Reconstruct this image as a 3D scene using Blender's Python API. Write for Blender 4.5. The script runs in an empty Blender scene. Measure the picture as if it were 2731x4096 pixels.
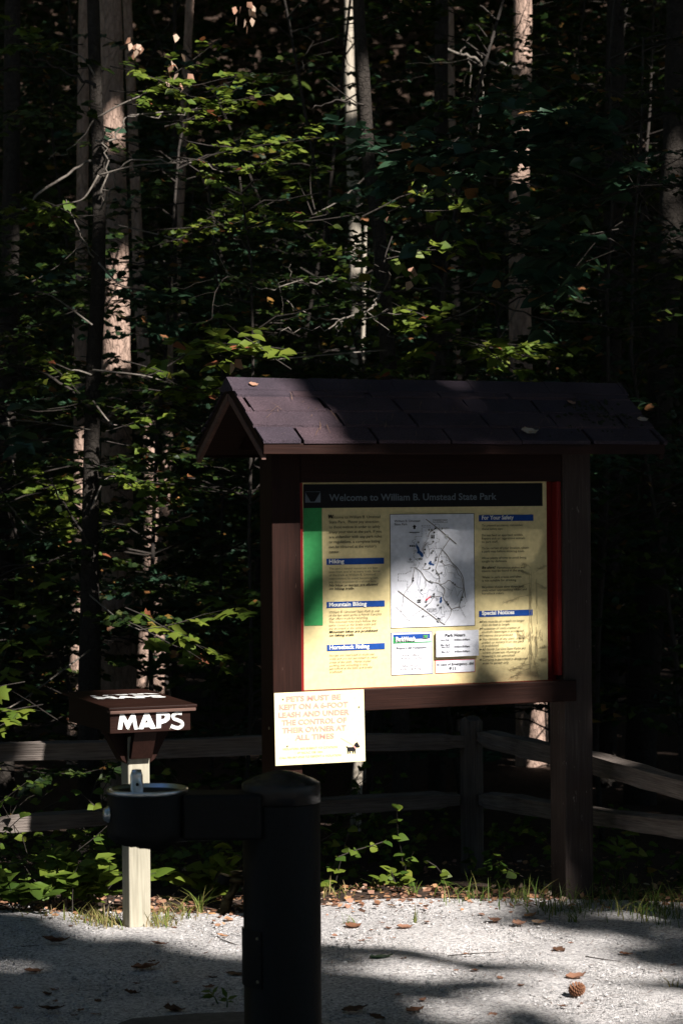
import bpy, math, random
import numpy as np
from mathutils import Vector, Matrix
random.seed(7); RNG = np.random.default_rng(11)
sc = bpy.context.scene
COL = sc.collection

# ------------------------------------------------------------------ camera model
F = 85/36*4096; RHO = math.radians(.45); EYE = 1.6
CR, SR = math.cos(RHO), math.sin(RHO)
def ray(px, py):
    u = (px-1365.5)/F; v = (2000-py)/F
    return Vector((u*CR+v*SR, 1, -u*SR+v*CR))
def at(px, py, Y):
    d = ray(px, py); return Vector((d.x*Y, Y, EYE+d.z*Y))
def onground(px, py, z=0.0):
    d = ray(px, py); t = (z-EYE)/d.z
    return Vector((d.x*t, t, z))
SUN_AZ, SUN_EL = math.radians(35), math.radians(41)
SUN = np.array([math.cos(SUN_EL)*math.sin(SUN_AZ), -math.cos(SUN_EL)*math.cos(SUN_AZ), math.sin(SUN_EL)])

class Frame:
    def __init__(s, o, deg):
        s.o = Vector(o); t = math.radians(deg)
        s.X = Vector((math.cos(t), math.sin(t), 0)); s.Y = Vector((-math.sin(t), math.cos(t), 0)); s.deg = deg
    def hit(s, px, py, yl):
        d = ray(px, py); c = Vector((0, 0, EYE))
        t = (yl - s.Y.dot(c-s.o))/s.Y.dot(d)
        p = c+d*t-s.o
        return (p.dot(s.X), p.z)
    def w(s, x, y, z): return s.o + s.X*x + s.Y*y + Vector((0, 0, z))

# ------------------------------------------------------------------ mesh helpers
class MB:
    def __init__(s): s.v = []; s.f = []
    def add(s, vs, fs):
        n = len(s.v); s.v += [tuple(v) for v in vs]; s.f += [tuple(i+n for i in f) for f in fs]; return s
    def hexa(s, p):   # 8 points: bottom ring 0-3, top ring 4-7
        return s.add(p, [(3,2,1,0),(4,5,6,7),(0,1,5,4),(1,2,6,5),(2,3,7,6),(3,0,4,7)])
    def box(s, x0, x1, y0, y1, z0, z1):
        return s.hexa([(x0,y0,z0),(x1,y0,z0),(x1,y1,z0),(x0,y1,z0),(x0,y0,z1),(x1,y0,z1),(x1,y1,z1),(x0,y1,z1)])
    def tube(s, pts, rad, n=8, cap=True, wob=0):
        pts = [Vector(p) for p in pts]; N = len(pts)
        if not hasattr(rad, '__len__'): rad = [rad]*N
        vs = []; fs = []; ref = None
        for i, p in enumerate(pts):
            t = (pts[min(i+1, N-1)]-pts[max(i-1, 0)]).normalized()
            if ref is None:
                ref = t.cross(Vector((.3,.9,.1))); 
                if ref.length < .1: ref = t.cross(Vector((1,0,0)))
            a = (ref - t*ref.dot(t)).normalized(); ref = a; b = t.cross(a)
            for k in range(n):
                an = 2*math.pi*k/n; r = rad[i]*(1+random.uniform(-wob, wob) if wob else 1)
                vs.append(p+(a*math.cos(an)+b*math.sin(an))*r)
        for i in range(N-1):
            for k in range(n):
                k2 = (k+1) % n
                fs.append((i*n+k, i*n+k2, (i+1)*n+k2, (i+1)*n+k))
        if cap: fs.append(tuple(range(n-1,-1,-1))); fs.append(tuple((N-1)*n+k for k in range(n)))
        return s.add(vs, fs)
    def lathe(s, prof, n=40, o=(0,0,0), zsq=1):
        vs = []; fs = []; m = len(prof)
        for r, z in prof:
            for k in range(n):
                an = 2*math.pi*k/n
                vs.append((o[0]+r*math.cos(an), o[1]+r*math.sin(an), o[2]+z))
        for i in range(m-1):
            for k in range(n):
                k2 = (k+1) % n; fs.append((i*n+k, i*n+k2, (i+1)*n+k2, (i+1)*n+k))
        fs.append(tuple(range(n-1,-1,-1))); fs.append(tuple((m-1)*n+k for k in range(n)))
        return s.add(vs, fs)
    def poly(s, pts): return s.add(pts, [tuple(range(len(pts)))])
    def build(s, name, mat, parent=None, smooth=False, bevel=0, seg=2):
        me = bpy.data.meshes.new(name); me.from_pydata(s.v, [], s.f); me.validate(); me.update()
        return link(name, me, mat, parent, smooth, bevel, seg)
def link(name, me, mat, parent=None, smooth=False, bevel=0, seg=2):
    o = bpy.data.objects.new(name, me); COL.objects.link(o)
    if mat: me.materials.append(mat)
    if parent is not None: o.parent = parent
    if smooth: me.polygons.foreach_set('use_smooth', [True]*len(me.polygons))
    if bevel:
        b = o.modifiers.new('b', 'BEVEL'); b.width = bevel; b.segments = seg; b.limit_method = 'ANGLE'
    return o
def tag(o, label=None, cat=None, group=None, kind=None):
    if label: o['label'] = label
    if cat: o['category'] = cat
    if group: o['group'] = group
    if kind: o['kind'] = kind
    return o
def empty(name, loc, rz=0, **k):
    o = bpy.data.objects.new(name, None); COL.objects.link(o); o.location = loc; o.rotation_euler = (0,0,math.radians(rz))
    o.empty_display_size = .1
    return tag(o, **k)

# ------------------------------------------------------------------ materials
def mat(name, build):
    m = bpy.data.materials.new(name); m.use_nodes = True; nt = m.node_tree; N = nt.nodes; L = nt.links
    b = N['Principled BSDF']; build(nt, N, L, b); return m
def node(N, t, **k):
    n = N.new(t)
    for a, v in k.items():
        if a in n.inputs.keys(): n.inputs[a].default_value = v
        else: setattr(n, a, v)
    return n
def ramp(N, stops):
    r = N.new('ShaderNodeValToRGB'); e = r.color_ramp.elements
    while len(e) < len(stops): e.new(.5)
    for i, (p, c) in enumerate(stops): e[i].position = p; e[i].color = (*c, 1)
    return r
def coords(N, L, scale, obj=True):
    tc = N.new('ShaderNodeTexCoord'); mp = N.new('ShaderNodeMapping'); mp.inputs['Scale'].default_value = scale
    L.new(tc.outputs['Object' if obj else 'Generated'], mp.inputs['Vector']); return mp.outputs['Vector']
def bump(N, L, b, h, strength, dist):
    bp = N.new('ShaderNodeBump'); bp.inputs['Strength'].default_value = strength; bp.inputs['Distance'].default_value = dist
    L.new(h, bp.inputs['Height']); L.new(bp.outputs['Normal'], b.inputs['Normal'])
def noisy(name, stops, scale=(10,10,10), rough=.7, bstr=.4, bdist=.004, detail=6, spec=.3, metal=0, rvar=0):
    def f(nt, N, L, b):
        v = coords(N, L, scale); n = node(N, 'ShaderNodeTexNoise', Scale=1.0, Detail=detail, Roughness=.65); L.new(v, n.inputs['Vector'])
        r = ramp(N, stops); L.new(n.outputs['Fac'], r.inputs['Fac']); L.new(r.outputs['Color'], b.inputs['Base Color'])
        b.inputs['Roughness'].default_value = rough; b.inputs['Specular IOR Level'].default_value = spec; b.inputs['Metallic'].default_value = metal
        if bstr: bump(N, L, b, n.outputs['Fac'], bstr, bdist)
    return mat(name, f)
def flat(name, c, rough=.55, spec=.12, metal=0):
    def f(nt, N, L, b):
        v = coords(N, L, (60,60,60)); n = node(N, 'ShaderNodeTexNoise', Scale=1.0, Detail=3.0); L.new(v, n.inputs['Vector'])
        r = ramp(N, [(.3, [x*.9 for x in c]), (.7, [min(1,x*1.06) for x in c])]); L.new(n.outputs['Fac'], r.inputs['Fac'])
        L.new(r.outputs['Color'], b.inputs['Base Color'])
        b.inputs['Roughness'].default_value = rough; b.inputs['Specular IOR Level'].default_value = spec; b.inputs['Metallic'].default_value = metal
    return mat(name, f)
def grain(name, stops, axis='z', rough=.75, fine=140, bstr=.5, bdist=.003, chips=None):
    """wood: noise stretched along one axis, with finer grain lines and optional pale scuffs"""
    def f(nt, N, L, b):
        sA = {'z': (fine*.35, fine*.35, 2.2), 'x': (2.2, fine*.35, fine*.35)}[axis]
        sB = {'z': (fine*1.3, fine*1.3, 7), 'x': (7, fine*1.3, fine*1.3)}[axis]
        n1 = node(N, 'ShaderNodeTexNoise', Scale=1.0, Detail=5.0, Roughness=.6, Distortion=.4); L.new(coords(N, L, sA), n1.inputs['Vector'])
        n2 = node(N, 'ShaderNodeTexNoise', Scale=1.0, Detail=3.0); L.new(coords(N, L, sB), n2.inputs['Vector'])
        n3 = node(N, 'ShaderNodeTexNoise', Scale=5.0, Detail=4.0); L.new(coords(N, L, (1,1,1)), n3.inputs['Vector'])
        m = node(N, 'ShaderNodeMath', operation='MULTIPLY_ADD'); m.inputs[1].default_value = .45; L.new(n2.outputs['Fac'], m.inputs[0])
        m2 = node(N, 'ShaderNodeMath', operation='MULTIPLY'); m2.inputs[1].default_value = .4; L.new(n1.outputs['Fac'], m2.inputs[0]); L.new(m2.outputs[0], m.inputs[2])
        m3 = node(N, 'ShaderNodeMath', operation='MULTIPLY_ADD'); m3.inputs[1].default_value = .3; L.new(n3.outputs['Fac'], m3.inputs[0]); L.new(m.outputs[0], m3.inputs[2])
        m4 = node(N, 'ShaderNodeMath', operation='SUBTRACT'); m4.inputs[1].default_value = .08; L.new(m3.outputs[0], m4.inputs[0])
        r = ramp(N, stops); L.new(m4.outputs[0], r.inputs['Fac']); out = r.outputs['Color']
        if chips:
            n4 = node(N, 'ShaderNodeTexNoise', Scale=1.0, Detail=8.0, Roughness=.75); L.new(coords(N, L, {'z':(70,70,14),'x':(14,70,70)}[axis]), n4.inputs['Vector'])
            rr = ramp(N, [(chips[0], (0,0,0)), (chips[0]+.03, (1,1,1))]); L.new(n4.outputs['Fac'], rr.inputs['Fac'])
            mx = node(N, 'ShaderNodeMix', data_type='RGBA'); L.new(rr.outputs['Color'], mx.inputs[0]); L.new(out, mx.inputs[6]); mx.inputs[7].default_value = (*chips[1], 1); out = mx.outputs[2]
        L.new(out, b.inputs['Base Color']); b.inputs['Roughness'].default_value = rough; b.inputs['Specular IOR Level'].default_value = .12
        bump(N, L, b, m4.outputs[0], bstr, bdist)
    return mat(name, f)

M = {}
BR = [(.25,(.008,.0035,.0028)), (.55,(.022,.0085,.006)), (.8,(.036,.015,.011))]
M['brown_z'] = grain('brown_stained_wood', BR, 'z', .55, chips=(.66,(.16,.10,.08)))
M['brown_x'] = grain('brown_stained_rail', BR, 'x', .55, chips=(.69,(.16,.10,.08)))
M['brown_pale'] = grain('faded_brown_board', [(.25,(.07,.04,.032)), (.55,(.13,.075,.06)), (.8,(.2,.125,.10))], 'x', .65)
M['leg'] = grain('greyed_brown_post', [(.25,(.03,.02,.018)), (.55,(.06,.045,.04)), (.8,(.12,.10,.09))], 'z', .7, chips=(.64,(.26,.23,.21)))
M['red'] = grain('dark_red_paint', [(.25,(.17,.012,.012)), (.8,(.27,.025,.022))], 'z', .5, bstr=.2)
M['rail'] = grain('weathered_rail', [(.25,(.03,.025,.023)), (.42,(.11,.09,.08)), (.6,(.20,.17,.15)), (.8,(.34,.30,.27))], 'x', .85, fine=150, bstr=1, bdist=.012, chips=(.66,(.22,.11,.06)))
M['fpost'] = grain('weathered_post', [(.25,(.03,.026,.024)), (.5,(.10,.085,.075)), (.85,(.22,.19,.17))], 'z', .85, fine=150, bstr=1, bdist=.012)
M['treated'] = grain('treated_post', [(.2,(.20,.185,.14)), (.5,(.37,.34,.265)), (.8,(.50,.47,.38))], 'z', .75, fine=120, bstr=.6)
M['white'] = flat('white_paint', (.8,.8,.78), .5)
M['steel'] = noisy('basin_steel', [(.3,(.55,.57,.6)), (.7,(.68,.7,.73))], (40,40,40), .28, .05, .001, metal=1)
M['brass'] = noisy('aged_brass', [(.3,(.05,.035,.02)), (.7,(.16,.11,.05))], (60,60,60), .45, .2, .001, metal=.8)
M['iron'] = noisy('black_textured_paint', [(.3,(.004,.004,.0045)), (.7,(.010,.0095,.0095))], (90,90,90), .55, .5, .002, spec=.2)
def capmat(nt, N, L, b):
    n = node(N, 'ShaderNodeTexNoise', Scale=1.0, Detail=5.0); L.new(coords(N, L, (26,26,60)), n.inputs['Vector'])
    r = ramp(N, [(.48,(.014,.014,.015)), (.56,(.035,.026,.022)), (.7,(.05,.038,.032))]); L.new(n.outputs['Fac'], r.inputs['Fac']); L.new(r.outputs['Color'], b.inputs['Base Color'])
    r2 = ramp(N, [(.45,(.4,.4,.4)), (.6,(.85,.85,.85))]); L.new(n.outputs['Fac'], r2.inputs['Fac']); L.new(r2.outputs['Color'], b.inputs['Roughness'])
    bump(N, L, b, n.outputs['Fac'], .3, .002)
M['cap'] = mat('chipped_black_cap', capmat)
def shingle(nt, N, L, b):
    tc = N.new('ShaderNodeTexCoord')
    n = node(N, 'ShaderNodeTexNoise', Scale=520.0, Detail=2.0); L.new(tc.outputs['Object'], n.inputs['Vector'])
    n2 = node(N, 'ShaderNodeTexNoise', Scale=6.0, Detail=4.0); L.new(tc.outputs['Object'], n2.inputs['Vector'])
    at_ = node(N, 'ShaderNodeAttribute', attribute_name='tint')
    r = ramp(N, [(.3,(.014,.010,.012)), (.52,(.055,.039,.046)), (.72,(.17,.13,.145))]); L.new(n.outputs['Fac'], r.inputs['Fac'])
    r2 = ramp(N, [(.25,(.55,.55,.6)), (.75,(1.15,1.1,1.1))]); L.new(n2.outputs['Fac'], r2.inputs['Fac'])
    r3 = ramp(N, [(0,(.75,.78,.9)), (1,(1.2,1.05,1.05))]); L.new(at_.outputs['Fac'], r3.inputs['Fac'])
    m = node(N, 'ShaderNodeMix', data_type='RGBA', blend_type='MULTIPLY'); m.inputs[0].default_value = 1; L.new(r.outputs['Color'], m.inputs[6]); L.new(r2.outputs['Color'], m.inputs[7])
    m2 = node(N, 'ShaderNodeMix', data_type='RGBA', blend_type='MULTIPLY'); m2.inputs[0].default_value = 1; L.new(m.outputs[2], m2.inputs[6]); L.new(r3.outputs['Color'], m2.inputs[7])
    L.new(m2.outputs[2], b.inputs['Base Color']); b.inputs['Roughness'].default_value = .85; b.inputs['Specular IOR Level'].default_value = .3
    bump(N, L, b, n.outputs['Fac'], .6, .002)
M['shingle'] = mat('asphalt_shingle', shingle)
M['moss'] = noisy('dark_moss', [(.3,(.008,.01,.005)), (.7,(.03,.035,.012))], (80,80,80), .95, .8, .004)
M['cream'] = flat('cream_print', (.76,.63,.33), .5, .1)
M['paper'] = flat('white_paper', (.74,.75,.82), .45)
M['signcream'] = flat('cream_aluminium', (.86,.75,.46), .5)
M['black'] = flat('black_print', (.012,.012,.014), .6)
M['grey'] = flat('grey_print', (.16,.13,.10), .45)
M['brownink'] = flat('brown_print', (.10,.075,.05), .45)
M['blue'] = flat('blue_print', (.012,.06,.28), .6)
M['lake'] = flat('lake_blue', (.02,.07,.22), .4)
M['green'] = flat('green_print', (.05,.32,.10), .6)
M['pine_ink'] = flat('tan_print', (.47,.39,.22), .4)
M['redink'] = flat('red_print', (.55,.03,.06), .4)
M['salmon'] = flat('lightened_sign_letters', (.66,.31,.27), .5)  # red lettering with overexposure put into the colour
M['paleblue'] = flat('pale_blue_print', (.15,.18,.21), .55)
M['steelscrew'] = flat('dull_screw', (.25,.22,.15), .4, .5, .7)
def gravel(nt, N, L, b):
    tc = N.new('ShaderNodeTexCoord'); o = tc.outputs['Object']
    v = node(N, 'ShaderNodeTexVoronoi', Scale=130.0); L.new(o, v.inputs['Vector'])
    v2 = node(N, 'ShaderNodeTexVoronoi', Scale=260.0); L.new(o, v2.inputs['Vector'])
    n = node(N, 'ShaderNodeTexNoise', Scale=1.6, Detail=6.0); L.new(o, n.inputs['Vector'])
    r = ramp(N, [(0,(.22,.22,.23)), (.35,(.48,.465,.47)), (.75,(.62,.60,.605)), (1,(.80,.78,.78))])
    sep = N.new('ShaderNodeSeparateColor'); L.new(v.outputs['Color'], sep.inputs[0]); L.new(sep.outputs[0], r.inputs['Fac'])
    r2 = ramp(N, [(.3,(.78,.77,.76)), (.7,(1.1,1.08,1.06))]); L.new(n.outputs['Fac'], r2.inputs['Fac'])
    m = node(N, 'ShaderNodeMix', data_type='RGBA', blend_type='MULTIPLY'); m.inputs[0].default_value = 1; L.new(r.outputs['Color'], m.inputs[6]); L.new(r2.outputs['Color'], m.inputs[7])
    L.new(m.outputs[2], b.inputs['Base Color']); b.inputs['Roughness'].default_value = .9; b.inputs['Specular IOR Level'].default_value = .2
    a = node(N, 'ShaderNodeMath', operation='ADD'); L.new(v.outputs['Distance'], a.inputs[0]); L.new(v2.outputs['Distance'], a.inputs[1])
    bp = node(N, 'ShaderNodeBump', Strength=.7, Distance=.007); bp.invert = True; L.new(a.outputs[0], bp.inputs['Height']); L.new(bp.outputs['Normal'], b.inputs['Normal'])
M['gravel'] = mat('pale_gravel', gravel)
def stone(nt, N, L, b):
    at_ = node(N, 'ShaderNodeAttribute', attribute_name='tint')
    r = ramp(N, [(0,(.2,.195,.19)), (.5,(.40,.385,.38)), (1,(.56,.545,.54))]); L.new(at_.outputs['Fac'], r.inputs['Fac']); L.new(r.outputs['Color'], b.inputs['Base Color']); b.inputs['Roughness'].default_value = .85
M['stone'] = mat('gravel_stone', stone)
M['floor'] = noisy('leaf_mould', [(.3,(.015,.01,.008)), (.5,(.04,.025,.018)), (.7,(.11,.065,.045))], (24,24,24), .95, 1, .02, detail=9)
M['concrete'] = noisy('dark_slab', [(.3,(.06,.058,.055)), (.7,(.14,.13,.125))], (30,30,30), .9, .5, .003)
def leafmat(name, stops, trans=.3, rough=.5):
    def f(nt, N, L, b):
        a = node(N, 'ShaderNodeAttribute', attribute_name='tint'); r = ramp(N, stops); L.new(a.outputs['Fac'], r.inputs['Fac'])
        L.new(r.outputs['Color'], b.inputs['Base Color']); b.inputs['Roughness'].default_value = rough; b.inputs['Specular IOR Level'].default_value = .3
        t = N.new('ShaderNodeBsdfTranslucent'); L.new(r.outputs['Color'], t.inputs['Color']); mx = N.new('ShaderNodeMixShader'); mx.inputs[0].default_value = trans
        out = N['Material Output']; L.new(b.outputs[0], mx.inputs[1]); L.new(t.outputs[0], mx.inputs[2]); L.new(mx.outputs[0], out.inputs['Surface'])
    return mat(name, f)
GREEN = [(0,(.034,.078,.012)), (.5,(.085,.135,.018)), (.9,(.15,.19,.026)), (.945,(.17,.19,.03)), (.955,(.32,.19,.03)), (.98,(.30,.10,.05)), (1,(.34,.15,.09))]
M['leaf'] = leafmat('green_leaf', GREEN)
M['leafshade'] = leafmat('shaded_green_leaf', [(0,(.010,.026,.006)), (.6,(.024,.046,.008)), (.93,(.058,.085,.012)), (.965,(.07,.08,.016)), (.975,(.26,.14,.03)), (1,(.26,.10,.05))], .25, .5)  # green leaf darkened: shade of the woods put into the colour
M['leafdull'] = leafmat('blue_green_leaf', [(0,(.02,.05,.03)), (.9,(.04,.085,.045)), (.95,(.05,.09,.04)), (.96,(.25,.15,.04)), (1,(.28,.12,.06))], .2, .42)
M['grass'] = leafmat('grass_blade', [(0,(.05,.10,.02)), (.6,(.12,.17,.03)), (.85,(.30,.25,.09)), (1,(.36,.27,.15))], .3)
M['dead'] = leafmat('dead_leaf', [(0,(.07,.035,.02)), (.4,(.22,.10,.055)), (.7,(.36,.20,.14)), (.9,(.44,.23,.10)), (1,(.50,.40,.33))], .15, .7)
def bark(name, dark, light, sx, sz, dist):
    def f(nt, N, L, b):
        tc = N.new('ShaderNodeTexCoord'); mp = N.new('ShaderNodeMapping'); mp.inputs['Scale'].default_value = (sx, sx, sz); L.new(tc.outputs['Object'], mp.inputs['Vector'])
        n = node(N, 'ShaderNodeTexNoise', Scale=1.2, Detail=7.0, Roughness=.7, Distortion=.6); L.new(mp.outputs[0], n.inputs['Vector'])
        v = node(N, 'ShaderNodeTexVoronoi', Scale=1.0, feature='DISTANCE_TO_EDGE')
        nw = node(N, 'ShaderNodeTexNoise', Scale=1.7, Detail=3.0); L.new(mp.outputs[0], nw.inputs['Vector']); va = node(N, 'ShaderNodeVectorMath', operation='MULTIPLY_ADD'); va.inputs[1].default_value = (1.1,1.1,1.1); L.new(nw.outputs['Color'], va.inputs[0]); L.new(mp.outputs[0], va.inputs[2]); L.new(va.outputs[0], v.inputs['Vector'])
        r0 = ramp(N, [(0,(0,0,0)), (.12,(1,1,1))]); L.new(v.outputs['Distance'], r0.inputs['Fac'])
        m = node(N, 'ShaderNodeMath', operation='MULTIPLY'); L.new(n.outputs['Fac'], m.inputs[0]); L.new(r0.outputs['Color'], m.inputs[1])
        r = ramp(N, [(.1,dark), (.62,light)]); L.new(n.outputs['Fac'], r.inputs['Fac'])
        mm = node(N, 'ShaderNodeMix', data_type='RGBA', blend_type='MULTIPLY'); mm.inputs[0].default_value = .22; L.new(r.outputs['Color'], mm.inputs[6]); L.new(r0.outputs['Color'], mm.inputs[7])
        L.new(mm.outputs[2], b.inputs['Base Color']); b.inputs['Roughness'].default_value = .9; b.inputs['Specular IOR Level'].default_value = .15
        bump(N, L, b, m.outputs[0], .9, dist)
    return mat(name, f)
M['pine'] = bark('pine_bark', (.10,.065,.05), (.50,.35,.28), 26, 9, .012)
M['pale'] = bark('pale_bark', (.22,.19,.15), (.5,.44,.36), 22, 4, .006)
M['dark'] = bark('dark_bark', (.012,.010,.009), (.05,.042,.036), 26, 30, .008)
M['twig'] = noisy('grey_twig', [(.3,(.09,.075,.062)), (.7,(.24,.21,.18))], (50,50,50), .85, .3, .002)
M['darktwig'] = noisy('dark_twig', [(.3,(.016,.013,.011)), (.7,(.055,.045,.038))], (50,50,50), .85, .3, .002)
M['cone'] = noisy('cone_scale', [(.3,(.10,.04,.02)), (.7,(.30,.14,.075))], (120,120,120), .7, .2, .001)

# ------------------------------------------------------------------ chosen sun patches: leaves in their sun path are left out
ZONES = []
def zone(px, py, Y, r, p_=1.0):
    p = at(px, py, Y); ZONES.append((p.x, p.y, p.z, r+(0 if p_ < 1 else .035 if Y < 11.4 else .012), p_))
def gzone(px, py, r, p_=1.0):
    p = onground(px, py); ZONES.append((p.x, p.y, p.z, r, p_))
for i, px in enumerate(range(1250, 2200, 95)):
    Yb = 9.27+.47*(px-1220)/970
    for py, pl, pr in ((2205,.55,.3),(2285,.75,.48),(2365,.82,.68),(2445,.86,.83),(2525,.90,.89),(2605,.94,.93),(2690,.98,.95),(2745,1,.93)):
        f = min(1, max(0, (px-1640)/330)); q = pl+(pr-pl)*f
        if 1530 < px < 1680 and py < 2400: q -= .10
        zone(px, py, Yb, .01, q)
for a in [(1150,2450,9.2,.06,.6),(1150,2570,9.2,.07,.8),(1140,2700,9.2,.09,.95),(1600,2820,9.3,.06,.8),(1700,2820,9.35,.06,.6)]: zone(*a)
for a in [(1150,2900,9.15,.10),(1270,2900,9.15,.10),(1390,2900,9.2,.10),(1150,3000,9.15,.10),(1270,3000,9.15,.10),(1400,3000,9.2,.10),(1180,2820,9.15,.07),(1330,2820,9.2,.07),(1430,2810,9.2,.06,.9)]: zone(*a)
for a in [(560,2880,9.05,.13),(690,2880,9.1,.13),(620,2820,9.15,.10),(560,3090,9.1,.07),(560,3400,9.05,.10),(550,3540,9.05,.12),(560,3300,9.05,.06)]: zone(*a)
for a in [(120,3295,10.2,.07),(300,3275,10.2,.07),(390,3270,10.2,.07),(250,3000,10.2,.05),(420,2990,10.2,.05),(2395,3060,9.9,.03),(1000,2960,10.6,.05)]: zone(*a)
for a in [(620,3640,.13),(780,3630,.18),(900,3610,.22),(960,3690,.2),(870,3740,.17),(1340,3600,.22),(1480,3580,.22),(1640,3590,.18),(1400,3720,.2),(1560,3690,.19),(1750,3650,.10),(420,3650,.08,.8),(2080,3640,.14,.85),(2250,3670,.15,.85),(1900,3620,.10,.7),(2300,3600,.12,.75),(2550,3620,.18,.72),(2450,3700,.12,.7),(2680,3650,.12,.6),(1950,3740,.14),(2150,3750,.13),(2320,3740,.10,.88),(450,3830,.12,.45),(700,3800,.12,.6),(1700,3780,.12,.75),(1350,3850,.10,.5),(980,3790,.10),
          (1850,3800,.10),(2000,3800,.13),(2180,3810,.12),(2330,3830,.10),(1700,3880,.05),(1560,3900,.04),(2300,3960,.12),(2480,3990,.12),(2640,4010,.12),(2150,3920,.05),(2560,3880,.07),(2050,4010,.05),(40,3850,.04,.8),(250,3640,.06),(100,3640,.07),(2450,4060,.08),(1800,4040,.04)]: gzone(*a)
for a in [(960,1590,9.2,.09),(1050,1640,9.1,.08),(940,1550,9.3,.06)]: zone(*a)

# ------------------------------------------------------------------ leaf engine
def T_simple():
    v = np.array([[0,0,0],[.35,.38,.05],[1,0,-.08],[.35,-.38,.05],[.4,0,-.03],[.75,.2,.0],[.75,-.2,.0]])
    f = [(0,4,1),(0,3,4),(1,4,5),(4,2,5),(4,3,6),(4,6,2)]
    return v, np.array(f)
def T_lobed():
    o = [(0,0),(.02,.25),(.12,.5),(.3,.36),(.5,.52),(.58,.24),(1,0),(.58,-.24),(.5,-.52),(.3,-.36),(.12,-.5),(.02,-.25)]
    v = [(x,y,-.25*y*y-.1*x*x) for x,y in o]+[(.35,0,.03)]
    n = len(o); f = [(i,(i+1)%n,n) for i in range(n)]
    return np.array(v), np.array(f)
def T_heart():
    o = [(.1,0),(-.05,.18),(.02,.38),(.2,.46),(.45,.38),(.72,.2),(1,0),(.72,-.2),(.45,-.38),(.2,-.46),(.02,-.38),(-.05,-.18)]
    v = [(x,y,-.3*y*y-.12*x*x) for x,y in o]+[(.35,0,.03)]
    n = len(o); f = [(i,(i+1)%n,n) for i in range(n)]
    return np.array(v), np.array(f)
def T_quad():
    v = np.array([[0,0,0],[.3,.42,.04],[.75,.3,.0],[1,0,-.1],[.7,-.33,.02],[.3,-.4,.05]]); f = [(0,1,5),(1,2,5),(2,4,5),(2,3,4)]
    return v, np.array(f)
TEMPL = {'simple': T_simple(), 'lobed': T_lobed(), 'heart': T_heart(), 'quad': T_quad()}
def nrm(a): return a/np.maximum(np.linalg.norm(a, axis=1, keepdims=True), 1e-9)
ZA = None
def keep(P, fuzz=.12, sz=.06):
    global ZA
    if ZA is None or len(ZA) != len(ZONES): ZA = np.array(ZONES)
    ok = np.ones(len(P), bool)
    rnd = RNG.random(len(P))
    for zx, zy, zz, r, p_ in ZA:
        d = P-np.array([zx, zy, zz]); t = d@SUN; q = np.linalg.norm(d-np.outer(t, SUN), axis=1)
        ok &= ~((rnd < p_) & (t > r+.22) & (q < r*(1+RNG.normal(0, fuzz, len(P)))+sz*.45))
    return ok
def leaves(name, P, D, U, size, m, parent=None, templ='simple', tint=None, filt=True, wscale=1.0):
    """one mesh of many leaf faces; P base points, D blade axes, U blade normals"""
    P = np.asarray(P, float); D = nrm(np.asarray(D, float)); U = np.asarray(U, float)
    size = np.broadcast_to(np.asarray(size, float), (len(P),))
    if tint is None: tint = RNG.random(len(P))
    if filt:
        k = keep(P+D*size[:,None]*.5, .12, size); P, D, U, size, tint = P[k], D[k], U[k], size[k], tint[k]
    if len(P) == 0: return None
    S = nrm(np.cross(U, D)); U = np.cross(D, S)
    tv, tf = TEMPL[templ]; nv, nf = len(tv), len(tf); n = len(P)
    V = P[:,None,:] + size[:,None,None]*(tv[None,:,0:1]*D[:,None,:] + wscale*tv[None,:,1:2]*S[:,None,:] + tv[None,:,2:3]*U[:,None,:])
    Fc = (tf[None] + (np.arange(n)*nv)[:,None,None]).reshape(-1)
    me = bpy.data.meshes.new(name); me.vertices.add(n*nv); me.vertices.foreach_set('co', V.reshape(-1))
    me.loops.add(len(Fc)); me.loops.foreach_set('vertex_index', Fc.astype(np.int32))
    np_ = n*nf; me.polygons.add(np_); me.polygons.foreach_set('loop_start', (np.arange(np_)*3).astype(np.int32)); me.polygons.foreach_set('loop_total', np.full(np_, 3, np.int32))
    a = me.attributes.new('tint', 'FLOAT', 'POINT'); a.data.foreach_set('value', np.repeat(tint, nv).astype(np.float32))
    me.update(); me.validate()
    return link(name, me, m, parent)
class Foliage:
    def __init__(s): s.P=[]; s.D=[]; s.U=[]; s.S=[]
    def leaf(s, p, d, u, sz): s.P.append(p); s.D.append(d); s.U.append(u); s.S.append(sz)
    def build(s, name, m, parent=None, templ='simple', **k):
        if not s.P: return None
        return leaves(name, s.P, s.D, s.U, s.S, m, parent, templ, **k)
def rv(s=1): return Vector((random.gauss(0,s), random.gauss(0,s), random.gauss(0,s)))
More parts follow.
